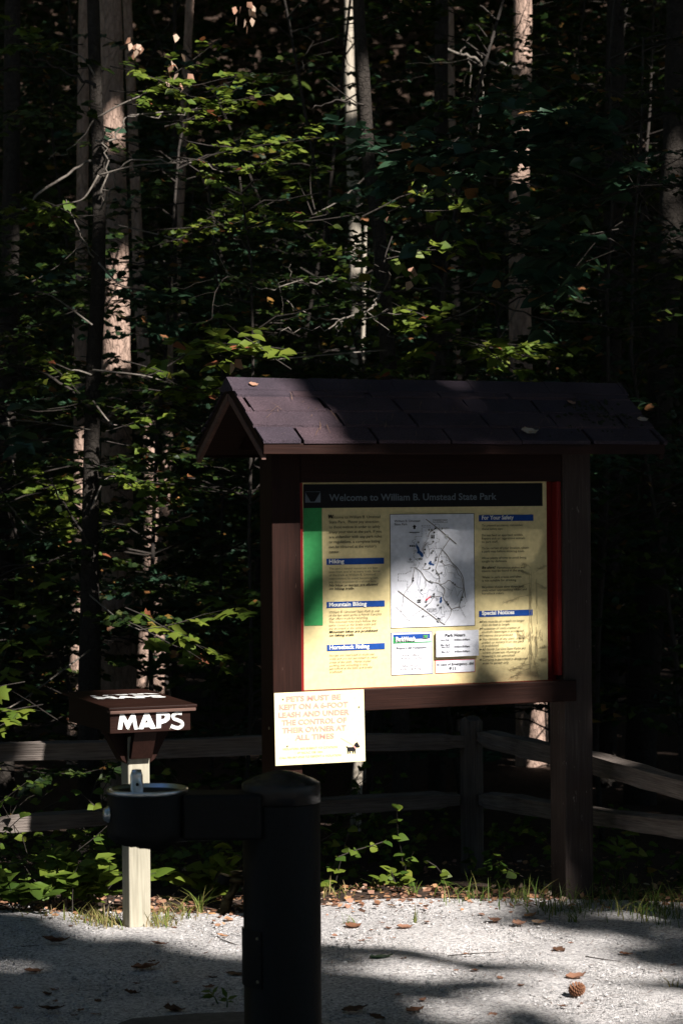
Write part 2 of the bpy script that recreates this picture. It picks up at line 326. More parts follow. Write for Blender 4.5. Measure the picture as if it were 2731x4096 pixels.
def spray(fol, wood, p0, d, length, size, dens=1.0, rad=.006, droop=.15, flat_=.35):
    """a flat layered spray: a twig with alternate side twigs carrying leaves"""
    d = Vector(d).normalized(); p = Vector(p0); pts = [p.copy()]; n = max(3, int(length/.09))
    side = d.cross(Vector((0,0,1))); side = side.normalized() if side.length > .01 else Vector((1,0,0))
    for i in range(n):
        d = (d + rv(.10) + Vector((0,0,-droop*.09))).normalized(); p = p + d*(length/n); pts.append(p.copy())
        sg = 1 if i % 2 else -1
        L = (1-.55*i/n)*length*.45*random.uniform(.6,1.2); sd = (d*.55+side*sg+Vector((0,0,random.uniform(-.15,.2)))).normalized()
        m = max(1, int(L/(size*.62)*dens)); q = p.copy(); tp = [q.copy()]
        for j in range(m):
            q = q + sd*(L/m) + rv(.006); tp.append(q.copy())
            for s2 in (1,-1):
                ld = (sd*.6 + sd.cross(Vector((0,0,1)))*s2*.8 + Vector((0,0,random.uniform(-.5,.05)))).normalized()
                fol.leaf(q, ld, Vector((0,0,1))+rv(flat_)+Vector((.1,-.35,0)), size*random.uniform(.65,1.2))
        fol.leaf(q, sd, Vector((0,0,1))+rv(flat_), size*random.uniform(.8,1.2))
        if wood is not None: wood.tube(tp, [rad*.25]*len(tp), 3, False)
    if wood is not None: wood.tube(pts, [rad*(1-.7*i/n) for i in range(n+1)], 4, False)
def smooth(pts, k=4):
    out = []
    P = [pts[0]]+list(pts)+[pts[-1]]
    for i in range(1, len(P)-2):
        for j in range(k):
            t = j/k; a,b,c,d = P[i-1],P[i],P[i+1],P[i+2]
            out.append(.5*((2*b)+(c-a)*t+(2*a-5*b+4*c-d)*t*t+(3*b-3*c+d-a)*t**3))
    out.append(P[-2]); return out
def pxline(L, Y, k=4):
    """traced polyline at real distance(s)"""
    n = len(L); Ys = Y if hasattr(Y, '__len__') else [Y]*n
    return smooth([at(a[0], a[1], Ys[i]) for i, a in enumerate(L)], k)
def terrain(x, y):
    e = edge_y(x); d = max(0.0, y-e-.25)
    z = -.42*(1-math.exp(-d*.33))
    if y > 44: z += (y-44)**1.35*.35  # hillside added behind the woods to hide the bright sky
    return z + .012*math.sin(3.1*x+1.7*y)*math.cos(2.3*y-.7*x)
def edge_y(x): return 9.56+.07*x+.06*math.sin(2.6*x)+.035*math.sin(7.1*x+1)

# ------------------------------------------------------------------ ground
def axis(parts):
    out = []
    for a, b, st in parts: out += list(np.arange(a, b, st))
    out.append(parts[-1][1]); return out
def ground_sheet(name, m, front):
    xs = axis([(-400,-40,60),(-40,-6,2),(-6,-2.4,.25),(-2.4,2.4,.05),(2.4,6,.25),(6,40,2),(40,400,60)])
    mb = MB(); rows = axis([(0,.3,.05),(.3,3,.12),(3,8,.35),(8,34,1.2),(34,80,2),(80,400,40)]) if not front else axis([(0,.4,.05),(.4,2.6,.06),(2.6,6,.3),(6,30,2.5),(30,500,60)])
    nx = len(xs)
    for r in rows:
        for x in xs:
            e = edge_y(max(-8, min(8, x))); y = e-r if front else e+r
            mb.v.append((x, y, terrain(x, y) + (.008*math.sin(9*x+3*y)*math.sin(7*y-2*x) if r > .01 else 0)))
    for i in range(len(rows)-1):
        for k in range(nx-1):
            a = i*nx+k; f = (a, a+1, a+nx+1, a+nx)
            mb.f.append(f if not front else f[::-1])
    return tag(mb.build(name, m, None, True), kind='structure')
ground_sheet('gravel_path', M['gravel'], True)
ground_sheet('forest_floor', M['floor'], False)
slab = MB(); 
pts = [(-.66,7.40),(-.46,7.47),(-.3,7.49),(-.12,7.44),(-.02,7.2),(-.04,6.6),(-.6,6.5),(-.85,7.0)]
slab.add([(x,y,-.05) for x,y in pts]+[(x,y,.02) for x,y in pts], [tuple(range(8,16))]+[(i,(i+1)%8,8+(i+1)%8,8+i) for i in range(8)])
slab.build('fountain_pad', M['concrete'], None, False, .008); tag(bpy.data.objects['fountain_pad'], 'dark worn concrete pad set in gravel under the drinking fountain', 'pad')

# stones of the path
def pebbles():
    n = 17000; y = 7.2+2.4*RNG.random(n)**.9; x = (RNG.random(n)-.5)*(.30*y+.5); r = .0018+.0045*RNG.random(n)**3
    ico = np.array([[1,0,0],[-1,0,0],[0,1,0],[0,-1,0],[0,0,1],[0,0,-1]],float); fa = np.array([(0,2,4),(2,1,4),(1,3,4),(3,0,4),(2,0,5),(1,2,5),(3,1,5),(0,3,5)])
    V = ico[None]*(r[:,None,None]*np.array([1.2,1.1,.75])*(1+.35*RNG.standard_normal((n,6,3))))
    a = RNG.random(n)*6.28; c, s = np.cos(a), np.sin(a); V = np.stack([V[...,0]*c[:,None]-V[...,1]*s[:,None], V[...,0]*s[:,None]+V[...,1]*c[:,None], V[...,2]], -1)
    z = np.array([terrain(a_, b_) for a_, b_ in zip(x, y)]); V += np.stack([x, y, z+r*.3], -1)[:,None]
    me = bpy.data.meshes.new('gravel_stones'); me.from_pydata(V.reshape(-1,3).tolist(), [], (fa[None]+(np.arange(n)*6)[:,None,None]).reshape(-1,3).tolist())
    at_ = me.attributes.new('tint','FLOAT','POINT'); at_.data.foreach_set('value', np.repeat(RNG.random(n),6).astype(np.float32))
    tag(link('gravel_stones', me, M['stone']), 'loose pale grit and small stones over the path', 'gravel', kind='stuff')
pebbles()

# ------------------------------------------------------------------ text
_font = {}
def textmesh(s, off=0.0):
    cu = bpy.data.curves.new('t', 'FONT'); cu.body = s; cu.offset = off; cu.resolution_u = 3; cu.fill_mode = 'BOTH' if False else 'FRONT'
    o = bpy.data.objects.new('t', cu); COL.objects.link(o); dg = bpy.context.evaluated_depsgraph_get(); e = o.evaluated_get(dg); me = e.to_mesh()
    v = [(p.co.x, p.co.y) for p in me.vertices]; f = [tuple(p.vertices) for p in me.polygons]; e.to_mesh_clear()
    bpy.data.objects.remove(o); bpy.data.curves.remove(cu); return v, f
_H = textmesh('H')[0]; CAPH = max(p[1] for p in _H)
def put_text(mb, s, p0, p1, cap, off, yl, shear=0.0):
    """text from local (x,z) p0 to p1 in the plane y=yl, cap height in metres"""
    v, f = textmesh(s, off)
    if not v: return
    x0 = min(p[0] for p in v); x1 = max(p[0] for p in v); dx, dz = p1[0]-p0[0], p1[1]-p0[1]; k = 1/(x1-x0); hz = cap/CAPH
    mb.add([(p0[0]+(x-x0)*k*dx+y*hz*shear, yl, p0[1]+(x-x0)*k*dz+y*hz) for x, y in v], f)
def ribbon(mb, pts, w, yl, closed=False):
    """flat ink line through local (x,z) points"""
    P = [Vector((p[0], p[1])) for p in pts]
    if closed: P.append(P[0])
    for a, b in zip(P[:-1], P[1:]):
        d = b-a
        if d.length < 1e-6: continue
        n = Vector((-d.y, d.x)).normalized()*w/2; e = d.normalized()*w*.3
        q = [a-e-n, b+e-n, b+e+n, a-e+n]; mb.add([(p.x, yl, p.y) for p in q], [(0,1,2,3)])
def dashed(pts, dash=.006, gap=.004):
    out = []
    for a, b in zip(pts[:-1], pts[1:]):
        a, b = Vector(a), Vector(b); L = (b-a).length; t = 0
        while t < L:
            out.append([a+(b-a)*(t/L), a+(b-a)*(min(L, t+dash)/L)]); t += dash+gap
    return out

# ------------------------------------------------------------------ kiosk
K = Frame((-.2263, 9.236, 0), 24)
kiosk = empty('information_kiosk', K.o, 24, label='dark brown roofed notice board kiosk with yellow park welcome panel', cat='kiosk')
def board(name, x0, x1, y0, y1, z0, z1, m, parent=kiosk, bv=.004, sx=6):
    mb = MB(); mb.box(x0, x1, y0, y1, z0, z1); return mb.build(name, m, parent, False, bv)
board('post', -.068, .05, -.062, .062, -.3, 1.80, M['brown_z'])
p = board('post', 1.187, 1.315, -.062, .062, -.3, 1.80, M['leg']); p['label'] = 'right post weathered grey towards its foot'
board('top_board', .0515, 1.1855, -.058, .04, 1.668, 1.80, M['brown_x'])
board('bottom_rail', -.03, 1.23, -.0865, -.0635, .79, .874, M['brown_x'])
board('back_board', .0515, 1.1855, -.004, .03, .80, 1.667, M['red'])
board('red_trim', .0515, .0715, -.034, -.0055, .872, 1.667, M['red'], bv=.002)
board('red_trim', 1.1655, 1.1855, -.05, -.0055, .892, 1.667, M['red'], bv=.002)
board('red_trim', .0515, 1.1855, -.066, -.006, .862, .8725, M['red'], bv=.002)
# screw hole and scuffs on the left post side
mb = MB(); mb.lathe([(.006,0),(.006,.002),(.004,.003)], 12); s = mb.build('bolt', M['steelscrew'], kiosk); s.location = (-.0685,-.02,.735); s.rotation_euler = (0,-math.pi/2,0)
# roof
RX0, RX1, RH, RZ, EZ = -.222, 1.488, .35, 2.052, 1.815
roofm = MB()
sl = (RZ-EZ)/RH; th = .03
for s in (-1, 1):
    roofm.hexa([(RX0+.006,s*.0,RZ-th-.012),(RX1-.006,0,RZ-th-.012),(RX1-.006,s*(RH-.012),EZ-th-.004),(RX0+.006,s*(RH-.012),EZ-th-.004),
                (RX0+.006,0,RZ-.012),(RX1-.006,0,RZ-.012),(RX1-.006,s*(RH-.012),EZ-.006),(RX0+.006,s*(RH-.012),EZ-.006)])
roof = roofm.build('roof', M['brown_x'], kiosk)
fz = MB()
for s in (-1, 1): fz.box(RX0+.004, RX1-.004, *(sorted((s*(RH-.011), s*(RH+.004)))), EZ-.045, EZ-.006)
fz.build('fascia', M['brown_x'], roof, False, .002)
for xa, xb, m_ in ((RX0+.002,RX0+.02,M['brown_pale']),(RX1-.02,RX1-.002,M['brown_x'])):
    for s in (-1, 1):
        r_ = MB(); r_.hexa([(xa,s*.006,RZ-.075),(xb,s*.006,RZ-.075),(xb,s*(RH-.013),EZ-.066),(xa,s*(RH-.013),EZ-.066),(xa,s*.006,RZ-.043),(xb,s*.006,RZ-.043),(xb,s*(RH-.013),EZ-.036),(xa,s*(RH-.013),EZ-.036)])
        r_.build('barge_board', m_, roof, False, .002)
for xa, xb in ((-.055,-.03),(1.285,1.31)):
    g = MB(); g.add([(xa,-RH+.04,1.802),(xa,RH-.04,1.802),(xa,0,2.0),(xb,-RH+.04,1.802),(xb,RH-.04,1.802),(xb,0,2.0)], [(0,2,1),(3,4,5),(0,1,4,3),(1,2,5,4),(2,0,3,5)])
    g.build('gable_board', M['brown_x'], roof)
sf = MB(); sf.box(-.05, 1.305, -RH+.05, RH-.05, 1.7985, 1.8015); sf.build('soffit', M['brown_x'], roof)
# shingles: courses of separate tabs
def shingles():
    mb = MB(); tint = []
    ncr = 4; Ls = math.hypot(RH, RZ-EZ); dy, dz = RH/Ls, (RZ-EZ)/Ls
    offs = [.13,.335,.0,.21]
    for s in (-1, 1):
        for c in range(ncr):
            a0 = Ls*(1-(c+1)/ncr)*1.0; a1 = a0+Ls/ncr+.03     # distance down from ridge: bottom edge is further
            d0 = Ls-(c)*Ls/ncr+.012; d1 = max(d0-Ls/ncr-.035, 0)
            x = RX0-.003; first = True; k = 0
            while x < RX1:
                w = (.305 if not first else offs[c]+.03); first = False
                xe = min(x+w, RX1+.003); g = .006; j = [random.uniform(-.003,.003) for _ in range(4)]; lift = .011+random.uniform(0,.004)
                def P(u, d, h): return (u, s*d*dy - 0*h, RZ - d*dz*1.0 + h)
                b = .0 
                skew = random.uniform(-.01,.012)
                vs = [P(x+g+skew, d0+j[0], 0), P(xe-g+skew*.6, d0+j[1], 0), P(xe-g, d1, -.004), P(x+g, d1, -.004),
                      P(x+g+skew, d0+j[0], lift), P(xe-g+skew*.6, d0+j[1], lift), P(xe-g, d1, .002), P(x+g, d1, .002)]
                mb.hexa(vs if s > 0 else vs); tint += [random.random()]*8
                x = xe; k += 1
    # ridge caps
    o = mb.build('shingles', M['shingle'], roof)
    a = o.data.attributes.new('tint','FLOAT','POINT'); a.data.foreach_set('value', tint[:len(o.data.vertices)])
    mb = MB(); tint = []; x = RX0-.004
    while x < RX1:
        xe = min(x+.34, RX1+.004); h0 = .010; w = .055; zz = RZ+.002
        vs = []
        for (xx, h) in ((x, h0+.003), (xe, h0)):
            vs += [(xx,-w-.012,zz-(w+.012)*sl+h), (xx,-.004,zz+h+.002), (xx,.004,zz+h+.002), (xx,w+.012,zz-(w+.012)*sl+h),(xx,w+.012,zz-(w+.012)*sl+h-.008),(xx,-w-.012,zz-(w+.012)*sl+h-.008)]
        mb.add(vs, [(0,6,7,1),(1,7,8,2),(2,8,9,3),(3,9,10,4),(5,11,6,0),(0,1,2,3,4,5),(11,10,9,8,7,6)]); tint += [random.random()]*12; x = xe
    o = mb.build('ridge_cap', M['shingle'], roof)
    a = o.data.attributes.new('tint','FLOAT','POINT'); a.data.foreach_set('value', tint[:len(o.data.vertices)])
shingles()
def blobs(n, area, rmin, rmax):
    mb = MB()
    for _ in range(n):
        x, d = area(); y = -d; z = RZ - d*sl + .010; r = random.uniform(rmin, rmax)
        k = 7; top = [(x+r*math.cos(6.28*i/k)*random.uniform(.5,1.2), y+r*.8*math.sin(6.28*i/k)*random.uniform(.5,1.2)) for i in range(k)]
        vs = [(a, b, RZ+b*sl+.009) for a, b in top]+[(x, y, z+r*.45)]
        mb.add(vs, [(i,(i+1)%k,k) for i in range(k)])
    return mb
def ar():
    return (random.gauss(1.27,.10), min(.33, max(.06, random.gauss(.2,.06))))
blobs(95, ar, .004, .013).build('moss_patch', M['moss'], roof)['kind'] = 'stuff'
mb = MB()
for i in range(60):
    t = random.random(); y = RH*t; z = RZ-y*sl; r = random.uniform(.004,.012)
    mb.lathe([(r,0),(r*.7,r*.5),(.001,r*.7)], 6, (RX0+random.uniform(-.002,.012), y, z+.004))
mb.build('moss_edge', M['moss'], roof)['kind'] = 'stuff'

# ---- yellow panel: everything traced on its plane
PY = -.022
def c1(x, y): return (1040+x*.7717, 1900+y*.7717)
def kp(x, y, yl=PY): return K.hit(*c1(x, y), yl)
panel_mb = MB(); 
a = kp(236, 36); b = kp(1482, 1096)
X0, X1 = .0725, kp(1486, 500)[0]; ZT, ZB = a[1], .8735
panel_mb.box(X0, X1, PY, PY+.006, ZB, ZT)
panel = panel_mb.build('notice_panel', M['cream'], kiosk, False, .001)
L1, L2, L3, L4 = PY-.002, PY-.004, PY-.006, PY-.008
def rect(x0, yt, x1, yb, yl, m, name, par=None):
    p0 = kp(x0, yt, yl); p1 = kp(x0, yb, yl); xr = kp(x1, (yt+yb)/2, yl)[0]
    mb = MB(); mb.box(max(p0[0], X0), xr, yl, yl+.0012, p1[1], p0[1]); return mb.build(name, m, par or panel)
rect(225, 48, 1462, 172, L1, M['black'], 'title_bar')
rect(225, 172, 323, 782, L1, M['green'], 'green_strip')
def lines(L, cap, off, m, name, yl=L2, par=None, shear=0):
    mb = MB()
    for s, x0, y, x1 in L:
        p0 = kp(x0, y, yl); p1 = kp(x1, y, yl); c_ = kp(x0, y-cap, yl)[1]-p0[1]
        put_text(mb, s, p0, (p1[0], p0[1]), c_, off, yl, shear)
    return mb.build(name, m, par or panel)
lines([('Welcome to William B. Umstead State Park', 358, 134, 1224)], 34, .018, M['paleblue'], 'title_lettering', L2)
lines([('North Carolina Division of Parks and Recreation', 1167, 56, 1458)], 9, 0, M['black'], 'small_lettering', L2)
# emblem: pale field with a dark tapered shape and leaves
em = rect(234, 86, 313, 143, L2, M['paleblue'], 'emblem')
mb = MB(); q = [kp(x, y, L3) for x, y in [(234,88),(313,88),(283,138),(262,138)]]; mb.poly([(x, L3, z) for x, z in q][::-1]); mb.build('emblem_shape', M['black'], panel)
lines([('elcome to William B. Umstead',374,226,623),('State Park.  Please pay attention',358,251,615),('to these notices in order to safely',358,277,622),('enjoy your visit at the park. If you',358,302,628),
       ('are unfamiliar with any park rules',358,328,630),('or regulations, a complete listing',358,354,621),("can be obtained at the visitor's",358,379,602),('center.',358,405,413)], 14, .004, M['black'], 'welcome_text')
lines([('W',350,226,378)], 19, .05, M['black'], 'initial_letter', shear=.25)
for s, x0, yt, x1, yb, tx0, by, tx1 in [('Hiking',345,434,642,466,358,458,435),('Mountain Biking',346,658,645,689,358,682,552),('Horseback Riding',347,881,646,913,360,904,566),('For Your Safety',1133,208,1415,241,1148,231,1313),('Special Notices',1134,705,1411,736,1148,725,1316)]:
    rect(x0, yt, x1, yb, L1, M['blue'], 'heading_bar'); lines([(s, tx0, by, tx1)], 20, .03, M['white'], 'heading_lettering', L2)
lines([("The park's natural resources are best",358,491,610),('seen from one of its many trails. Some',358,508,621),('of the trails at William B. Umstead',358,525,596),('interconnect; to avoid becoming lost,',358,543,613),('pay close attention to trail markers.',358,560,603)], 11, 0, M['brownink'], 'hiking_text')
lines([('No bikes or horses are allowed',358,578,608),('on hiking trails.',358,595,488)], 11, .025, M['black'], 'hiking_rule', shear=.22)
lines([('William B. Umstead State Park is one',359,715,619),('of the few state parks in North Carolina',359,732,630),('that offers trails for bicycling.',359,749,562),('The mountain bike trails follow the',359,766,602),('same routes as the bridle trails and',359,783,601),('are accessed at the same points.',359,800,579)], 11, 0, M['brownink'], 'biking_text')
lines([('Mountain bikes are prohibited',360,818,608),('on hiking trails.',360,836,490)], 11, .025, M['black'], 'biking_rule', shear=.22)
lines([('Horses are restricted to multi-use',362,940,592),('trails and are not permitted in other',362,957,610),('areas of the park.  Horse trailer',362,975,576),('parking and unloading is only',362,992,560),('permitted at the bike and bridle',362,1008,582),('trailhead.',362,1025,428)], 11, 0, M['brownink'], 'riding_text')
lines([('To prevent accidents, remember',1148,267,1361),('these safety tips:',1148,285,1258),('Do not feed or approach wildlife.',1148,318,1362),('Report sick or  aggressive animals',1148,335,1371),('to park staff.',1148,352,1231),('To be certain of your location, obtain',1148,385,1391),('a park map before entering trails.',1148,402,1369),
       ('Allow plenty of time to avoid being',1148,436,1378),('caught by darkness.',1148,453,1279),('Venomous snakes and',1225,486,1371),('insects may be found in the area.',1148,503,1365),('Water in park creeks and lakes',1149,536,1352),('is not suitable for drinking.',1149,553,1328),('Bicyclists should slow down and',1149,587,1362),('yield when approaching hikers and',1149,603,1380),('horseback riders.',1149,620,1263)], 11, .004, M['black'], 'safety_text')
lines([('Be alert!',1149,486,1216)], 12, .025, M['black'], 'alert_text', shear=.22)
NT = [('Pets must be on a leash no longer',1149,765,1370,1),('than six feet in length.',1149,782,1296,0),('Possession or consumption of',1149,801,1347,1),('alcoholic beverages is prohibited.',1150,818,1369,0),('Firearms are prohibited.',1150,837,1311,1),('The removal of any plant, animal,',1150,856,1372,1),('artifact or mineral from the park',1150,873,1366,0),('is prohibited.',1151,890,1238,0),
      ('All North Carolina State Parks are',1151,909,1375,1),('wildlife preserves. Hunting or',1151,926,1348,0),('trapping is not permitted.',1151,944,1322,0),('Camping is permitted in designated',1152,963,1386,1),('areas by permit only.',1152,981,1290,0)]
no = lines([n[:4] for n in NT], 11, .004, M['black'], 'notices_text')
mb = MB()
for n in NT:
    if n[4]:
        c_ = kp(1142, n[2]-5, L2); mb.add([(c_[0]+.0032*math.cos(i*.785), L2, c_[1]+.0032*math.sin(i*.785)) for i in range(8)], [tuple(range(8))])
mb.build('bullet_ink', M['black'], panel)
# pale pine drawing at the right edge
mb = MB(); rr = random.Random(5)
def pk(x, y): return kp(x, y, L1)
for tx, w in ((1402,14),(1432,8)):
    for k in range(int(w*1.6)):
        x = tx+rr.uniform(-w/2,w/2); y0 = rr.uniform(480,900); ribbon(mb, [pk(x-3, y0), pk(x+rr.uniform(-2,2), y0+rr.uniform(40,150))], .0016, L1)
for (bx, by, ex, ey) in [(1400,560,1330,590),(1400,620,1270,660),(1405,520,1350,500),(1430,500,1475,470),(1430,560,1478,590),(1400,480,1360,460),(1405,900,1330,1050),(1400,980,1290,1010),(1402,900,1440,1040),(1400,1000,1300,1050),(1390,850,1340,830),(1440,900,1480,890),(1440,955,1480,960)]:
    ribbon(mb, [pk(bx,by), pk((bx+ex)/2,(by+ey)/2-6), pk(ex,ey)], .0016, L1)
    for k in range(34):
        t = rr.uniform(.45,1.05); x = bx+(ex-bx)*t; y = by+(ey-by)*t; an = rr.uniform(0,6.28); l_ = rr.uniform(8,20)
        ribbon(mb, [pk(x,y), pk(x+l_*math.cos(an), y+l_*.7*math.sin(an))], .001, L1)
for k in range(60):
    x = rr.uniform(1330,1460); y = rr.uniform(800,850); ribbon(mb, [pk(x,y), pk(x+rr.uniform(-3,3), y+rr.uniform(8,26))], .0016, L1)
mb.build('pine_drawing', M['pine_ink'], panel)

# ---- map sheet
MX, MYs = 1560, 2050
def kmp(x, y, yl): return K.hit(MX+x*.2168, MYs+y*.2168, yl)
rect(672, 203, 1111, 795, L1, M['black'], 'map_border'); rect(674.5, 205.5, 1108.5, 792.5, L2, M['paper'], 'map_sheet')
ML = L3
def route(mb, L, w, dash=False, sm=True):
    pts = [kmp(x, y, ML) for x, y in L]
    if sm and len(pts) > 2: pts = [(p.x, p.y) for p in smooth([Vector((a, b, 0)) for a, b in pts], 4)]
    if dash:
        for s in dashed(pts): ribbon(mb, s, w, ML)
    else: ribbon(mb, pts, w, ML)
mb = MB()
route(mb, [(660,125),(850,270),(1030,420),(1215,578)], .0032, sm=False)
route(mb, [(148,1448),(400,1640),(630,1800),(860,1975),(1005,2070)], .0030, sm=False)
route(mb, [(1100,480),(960,690),(900,800),(885,900),(845,1010),(840,1060),(890,1150),(910,1200),(895,1290)], .0022)
route(mb, [(960,690),(1050,790),(1130,920),(1250,1040),(1340,1200),(1360,1380),(1385,1560)], .0026)
route(mb, [(830,290),(800,320),(725,370),(700,450)], .0026); route(mb, [(700,560),(660,575),(610,660),(615,740)], .002)
route(mb, [(700,590),(760,580),(785,540)], .0016); route(mb, [(650,960),(600,1040),(690,1055),(725,1030)], .0016)
route(mb, [(455,1015),(425,1150),(405,1290),(325,1400),(250,1520),(240,1650),(200,1800),(205,1830)], .0016)
route(mb, [(455,1015),(560,1090),(655,1230),(760,1290),(870,1300),(960,1370),(1005,1440),(980,1570),(1060,1690),(1130,1790)], .0022)
route(mb, [(905,905),(960,925),(1010,975),(1080,960),(1200,1020),(1250,1140),(1310,1200),(1350,1390)], .0018)
route(mb, [(930,1330),(1010,1300),(1080,1250),(1150,1300),(1250,1380),(1360,1400)], .0018)
route(mb, [(1360,1410),(1280,1690),(1290,1750)], .0022); route(mb, [(1130,1790),(1200,1760),(1290,1745)], .0022); route(mb, [(1130,1790),(1100,1900),(1000,2050)], .0014)
route(mb, [(1240,1540),(1290,1450),(1355,1420)], .0014); route(mb, [(775,1585),(850,1550),(930,1545)], .0016); route(mb, [(780,1590),(740,1660),(665,1710),(600,1780),(420,1900),(350,1990),(210,1840),(110,1740)], .0016)
route(mb, [(590,1470),(650,1350),(655,1240)], .0012); route(mb, [(180,1610),(80,1720)], .001)
for x, y in [(720,690),(880,640)]: route(mb, [(640,760),(680,840),(720,780),(715,690),(690,610),(650,600),(630,680)], .0012)
mb.build('road_ink', M['grey'], panel)
mb = MB()
for L in ([(735,290),(735,238),(582,238),(582,440),(465,440),(470,490),(408,520),(408,548),(440,550),(430,820),(545,935),(495,1020),(380,1012),(378,1085),(300,1110),(298,1130),(145,1132),(143,1262),(318,1264),(318,1465),(480,1465),(510,1420),(580,1500),(615,1540),(620,1725),(655,1728)],
          [(820,290),(820,215),(905,215),(905,300),(858,302),(855,480),(900,488),(898,535),(838,560),(838,660),(950,660),(940,815),(1035,820),(1035,880),(1140,920)],
          [(1385,1560),(1418,1640),(1380,1660),(1370,1730),(1290,1755),(1250,1810),(1150,1810)],[(1130,1815),(1000,1820),(1000,1915),(950,1920),(950,2010)],[(640,1750),(800,1880),(940,1985)],[(1290,1755),(1380,1930)]): route(mb, L, .0012, True, False)
for L in ([(650,330),(680,480)],[(590,700),(600,640),(640,560),(700,480)],[(720,690),(760,660),(810,660),(830,740),(880,830)],[(690,1500),(660,1600)],[(900,990),(980,985),(1010,1060),(1000,1150)],[(930,1330),(900,1200)],[(845,1380),(850,1240),(920,1215)]): route(mb, L, .001, True)
mb.build('boundary_ink', M['black'], panel)
mb = MB()
for L in ([(490,700),(430,770)],[(570,830),(470,870)],[(590,1000),(560,1080)],[(475,1030),(520,1150),(500,1300),(540,1420),(570,1500),(680,1480),(720,1420),(800,1440),(870,1330)],[(650,1080),(740,1110),(810,1200),(900,1220)],[(1020,1000),(1050,1080),(1000,1180),(960,1130)],[(1060,1110),(1160,1120),(1200,1200),(1290,1230),(1300,1390)],[(960,1500),(1060,1560),(1120,1480),(1180,1380),(1220,1500),(1250,1640),(1190,1700)],[(985,1350),(1080,1420),(1150,1440)],[(960,1680),(1000,1760)],[(905,1740),(890,1830),(820,1880)],[(935,1760),(945,1860),(980,1890)],[(860,1380),(870,1450),(950,1480),(970,1540)],[(560,1170),(540,1380)],[(650,1260),(660,1360)]): route(mb, L, .0009)
mb.build('creek_ink', M['paleblue'], panel)
mb = MB()
for L in ([(480,560),(500,610),(530,640),(545,700),(590,740),(615,790),(600,830),(560,800),(530,760),(490,750),(505,700),(475,620)],[(745,885),(765,905),(755,930),(810,955),(808,980),(770,965),(745,970),(700,940),(720,910)],[(930,1555),(960,1570),(945,1600),(960,1630),(930,1680),(905,1640),(925,1610),(912,1580)]):
    mb.poly([(x, ML, z) for x, z in [kmp(*p, ML) for p in L]][::-1])
mb.build('lake_ink', M['lake'], panel)
mb = MB(); mw = MB()
for x, y in [(830,293),(953,295),(710,318),(757,318),(805,368),(763,428),(800,428),(763,462),(800,462),(788,535),(514,550),(367,617),(405,617),(443,617),(635,683),(620,742),(785,705),(757,742),(537,857),(571,857),(847,828),(835,875),(647,947),(724,1020),(787,1060),(950,893),(857,1113),(890,1138),(942,1110),(419,1210),(418,1255),(733,1270),(770,1288),(1152,1298),(1185,1327),(577,1424),(803,1501),(803,1537),(760,1549),(660,1642),(514,1612),(549,1612),(514,1645),(549,1645),(668,1710),(880,1702),(931,1747),(1037,1650),(1065,1692),(1327,1563),(1306,1610),(603,1910)]:
    a, b = kmp(x-15, y-15, ML), kmp(x+15, y+15, ML); mb.add([(a[0],L4,b[1]),(b[0],L4,b[1]),(b[0],L4,a[1]),(a[0],L4,a[1])], [(0,1,2,3)])
    if rr.random() < .8: ribbon(mw, [kmp(x-6, y+6, L4), kmp(x-2, y-8, L4), kmp(x+7, y-2, L4)], .0009, L4-.0015)
# north arrow, scale bar, aeroplane
q = [(447,225),(487,265),(465,265),(465,305),(428,305),(428,265),(405,265)]; mb.poly([(x, L4, z) for x, z in [kmp(*p, L4) for p in q]][::-1])
ribbon(mb, [kmp(355,368,L4), kmp(535,366,L4)], .003, L4); ribbon(mb, [kmp(370,840,L4), kmp(370,885,L4)], .0018, L4); ribbon(mb, [kmp(348,867,L4), kmp(370,855,L4), kmp(392,867,L4)], .0018, L4); ribbon(mb, [kmp(358,882,L4), kmp(382,882,L4)], .0012, L4)
for bx in ((792,128,1055,185),(675,1772,858,1822)):
    ribbon(mb, [kmp(bx[0],bx[1],L4), kmp(bx[2],bx[1],L4), kmp(bx[2],bx[3],L4), kmp(bx[0],bx[3],L4)], .0009, L4, True)
mb.build('map_symbols', M['black'], panel); mw.build('map_symbol_marks', M['white'], panel)
mb = MB(); q = [(735,1540),(745,1555),(690,1603),(697,1612),(648,1632),(668,1580),(677,1590)]; mb.poly([(x, L4, z) for x, z in [kmp(*p, L4) for p in q]][::-1]); mb.build('map_arrow', M['redink'], panel)
mb = MB(); ms = MB()
for cx, cy, s in ((1038,440,'70'),(892,1988,'40')):
    q = [(cx+dx, cy+dy) for dx, dy in [(-28,-28),(28,-28),(32,-5),(22,18),(0,34),(-22,18),(-32,-5)]]; mb.poly([(x, L4, z) for x, z in [kmp(*p, L4) for p in q]][::-1]); ribbon(ms, [kmp(*p, L4) for p in q], .0009, L4-.001, True)
    p0, p1 = kmp(cx-18, cy+14, L4), kmp(cx+18, cy+14, L4); put_text(ms, s, p0, (p1[0], p0[1]), .005, .01, L4-.002)
ribbon(ms, [kmp(868,1958,L4), kmp(916,1958,L4)], .004, L4-.002)
def mtext(s, x0, y, x1, cap, off=0, ang=None):
    p0 = kmp(x0, y, L4); p1 = kmp(x1, y if ang is None else ang, L4); put_text(ms, s, p0, p1 if ang is not None else (p1[0], p0[1]), cap*.000213, off, L4)
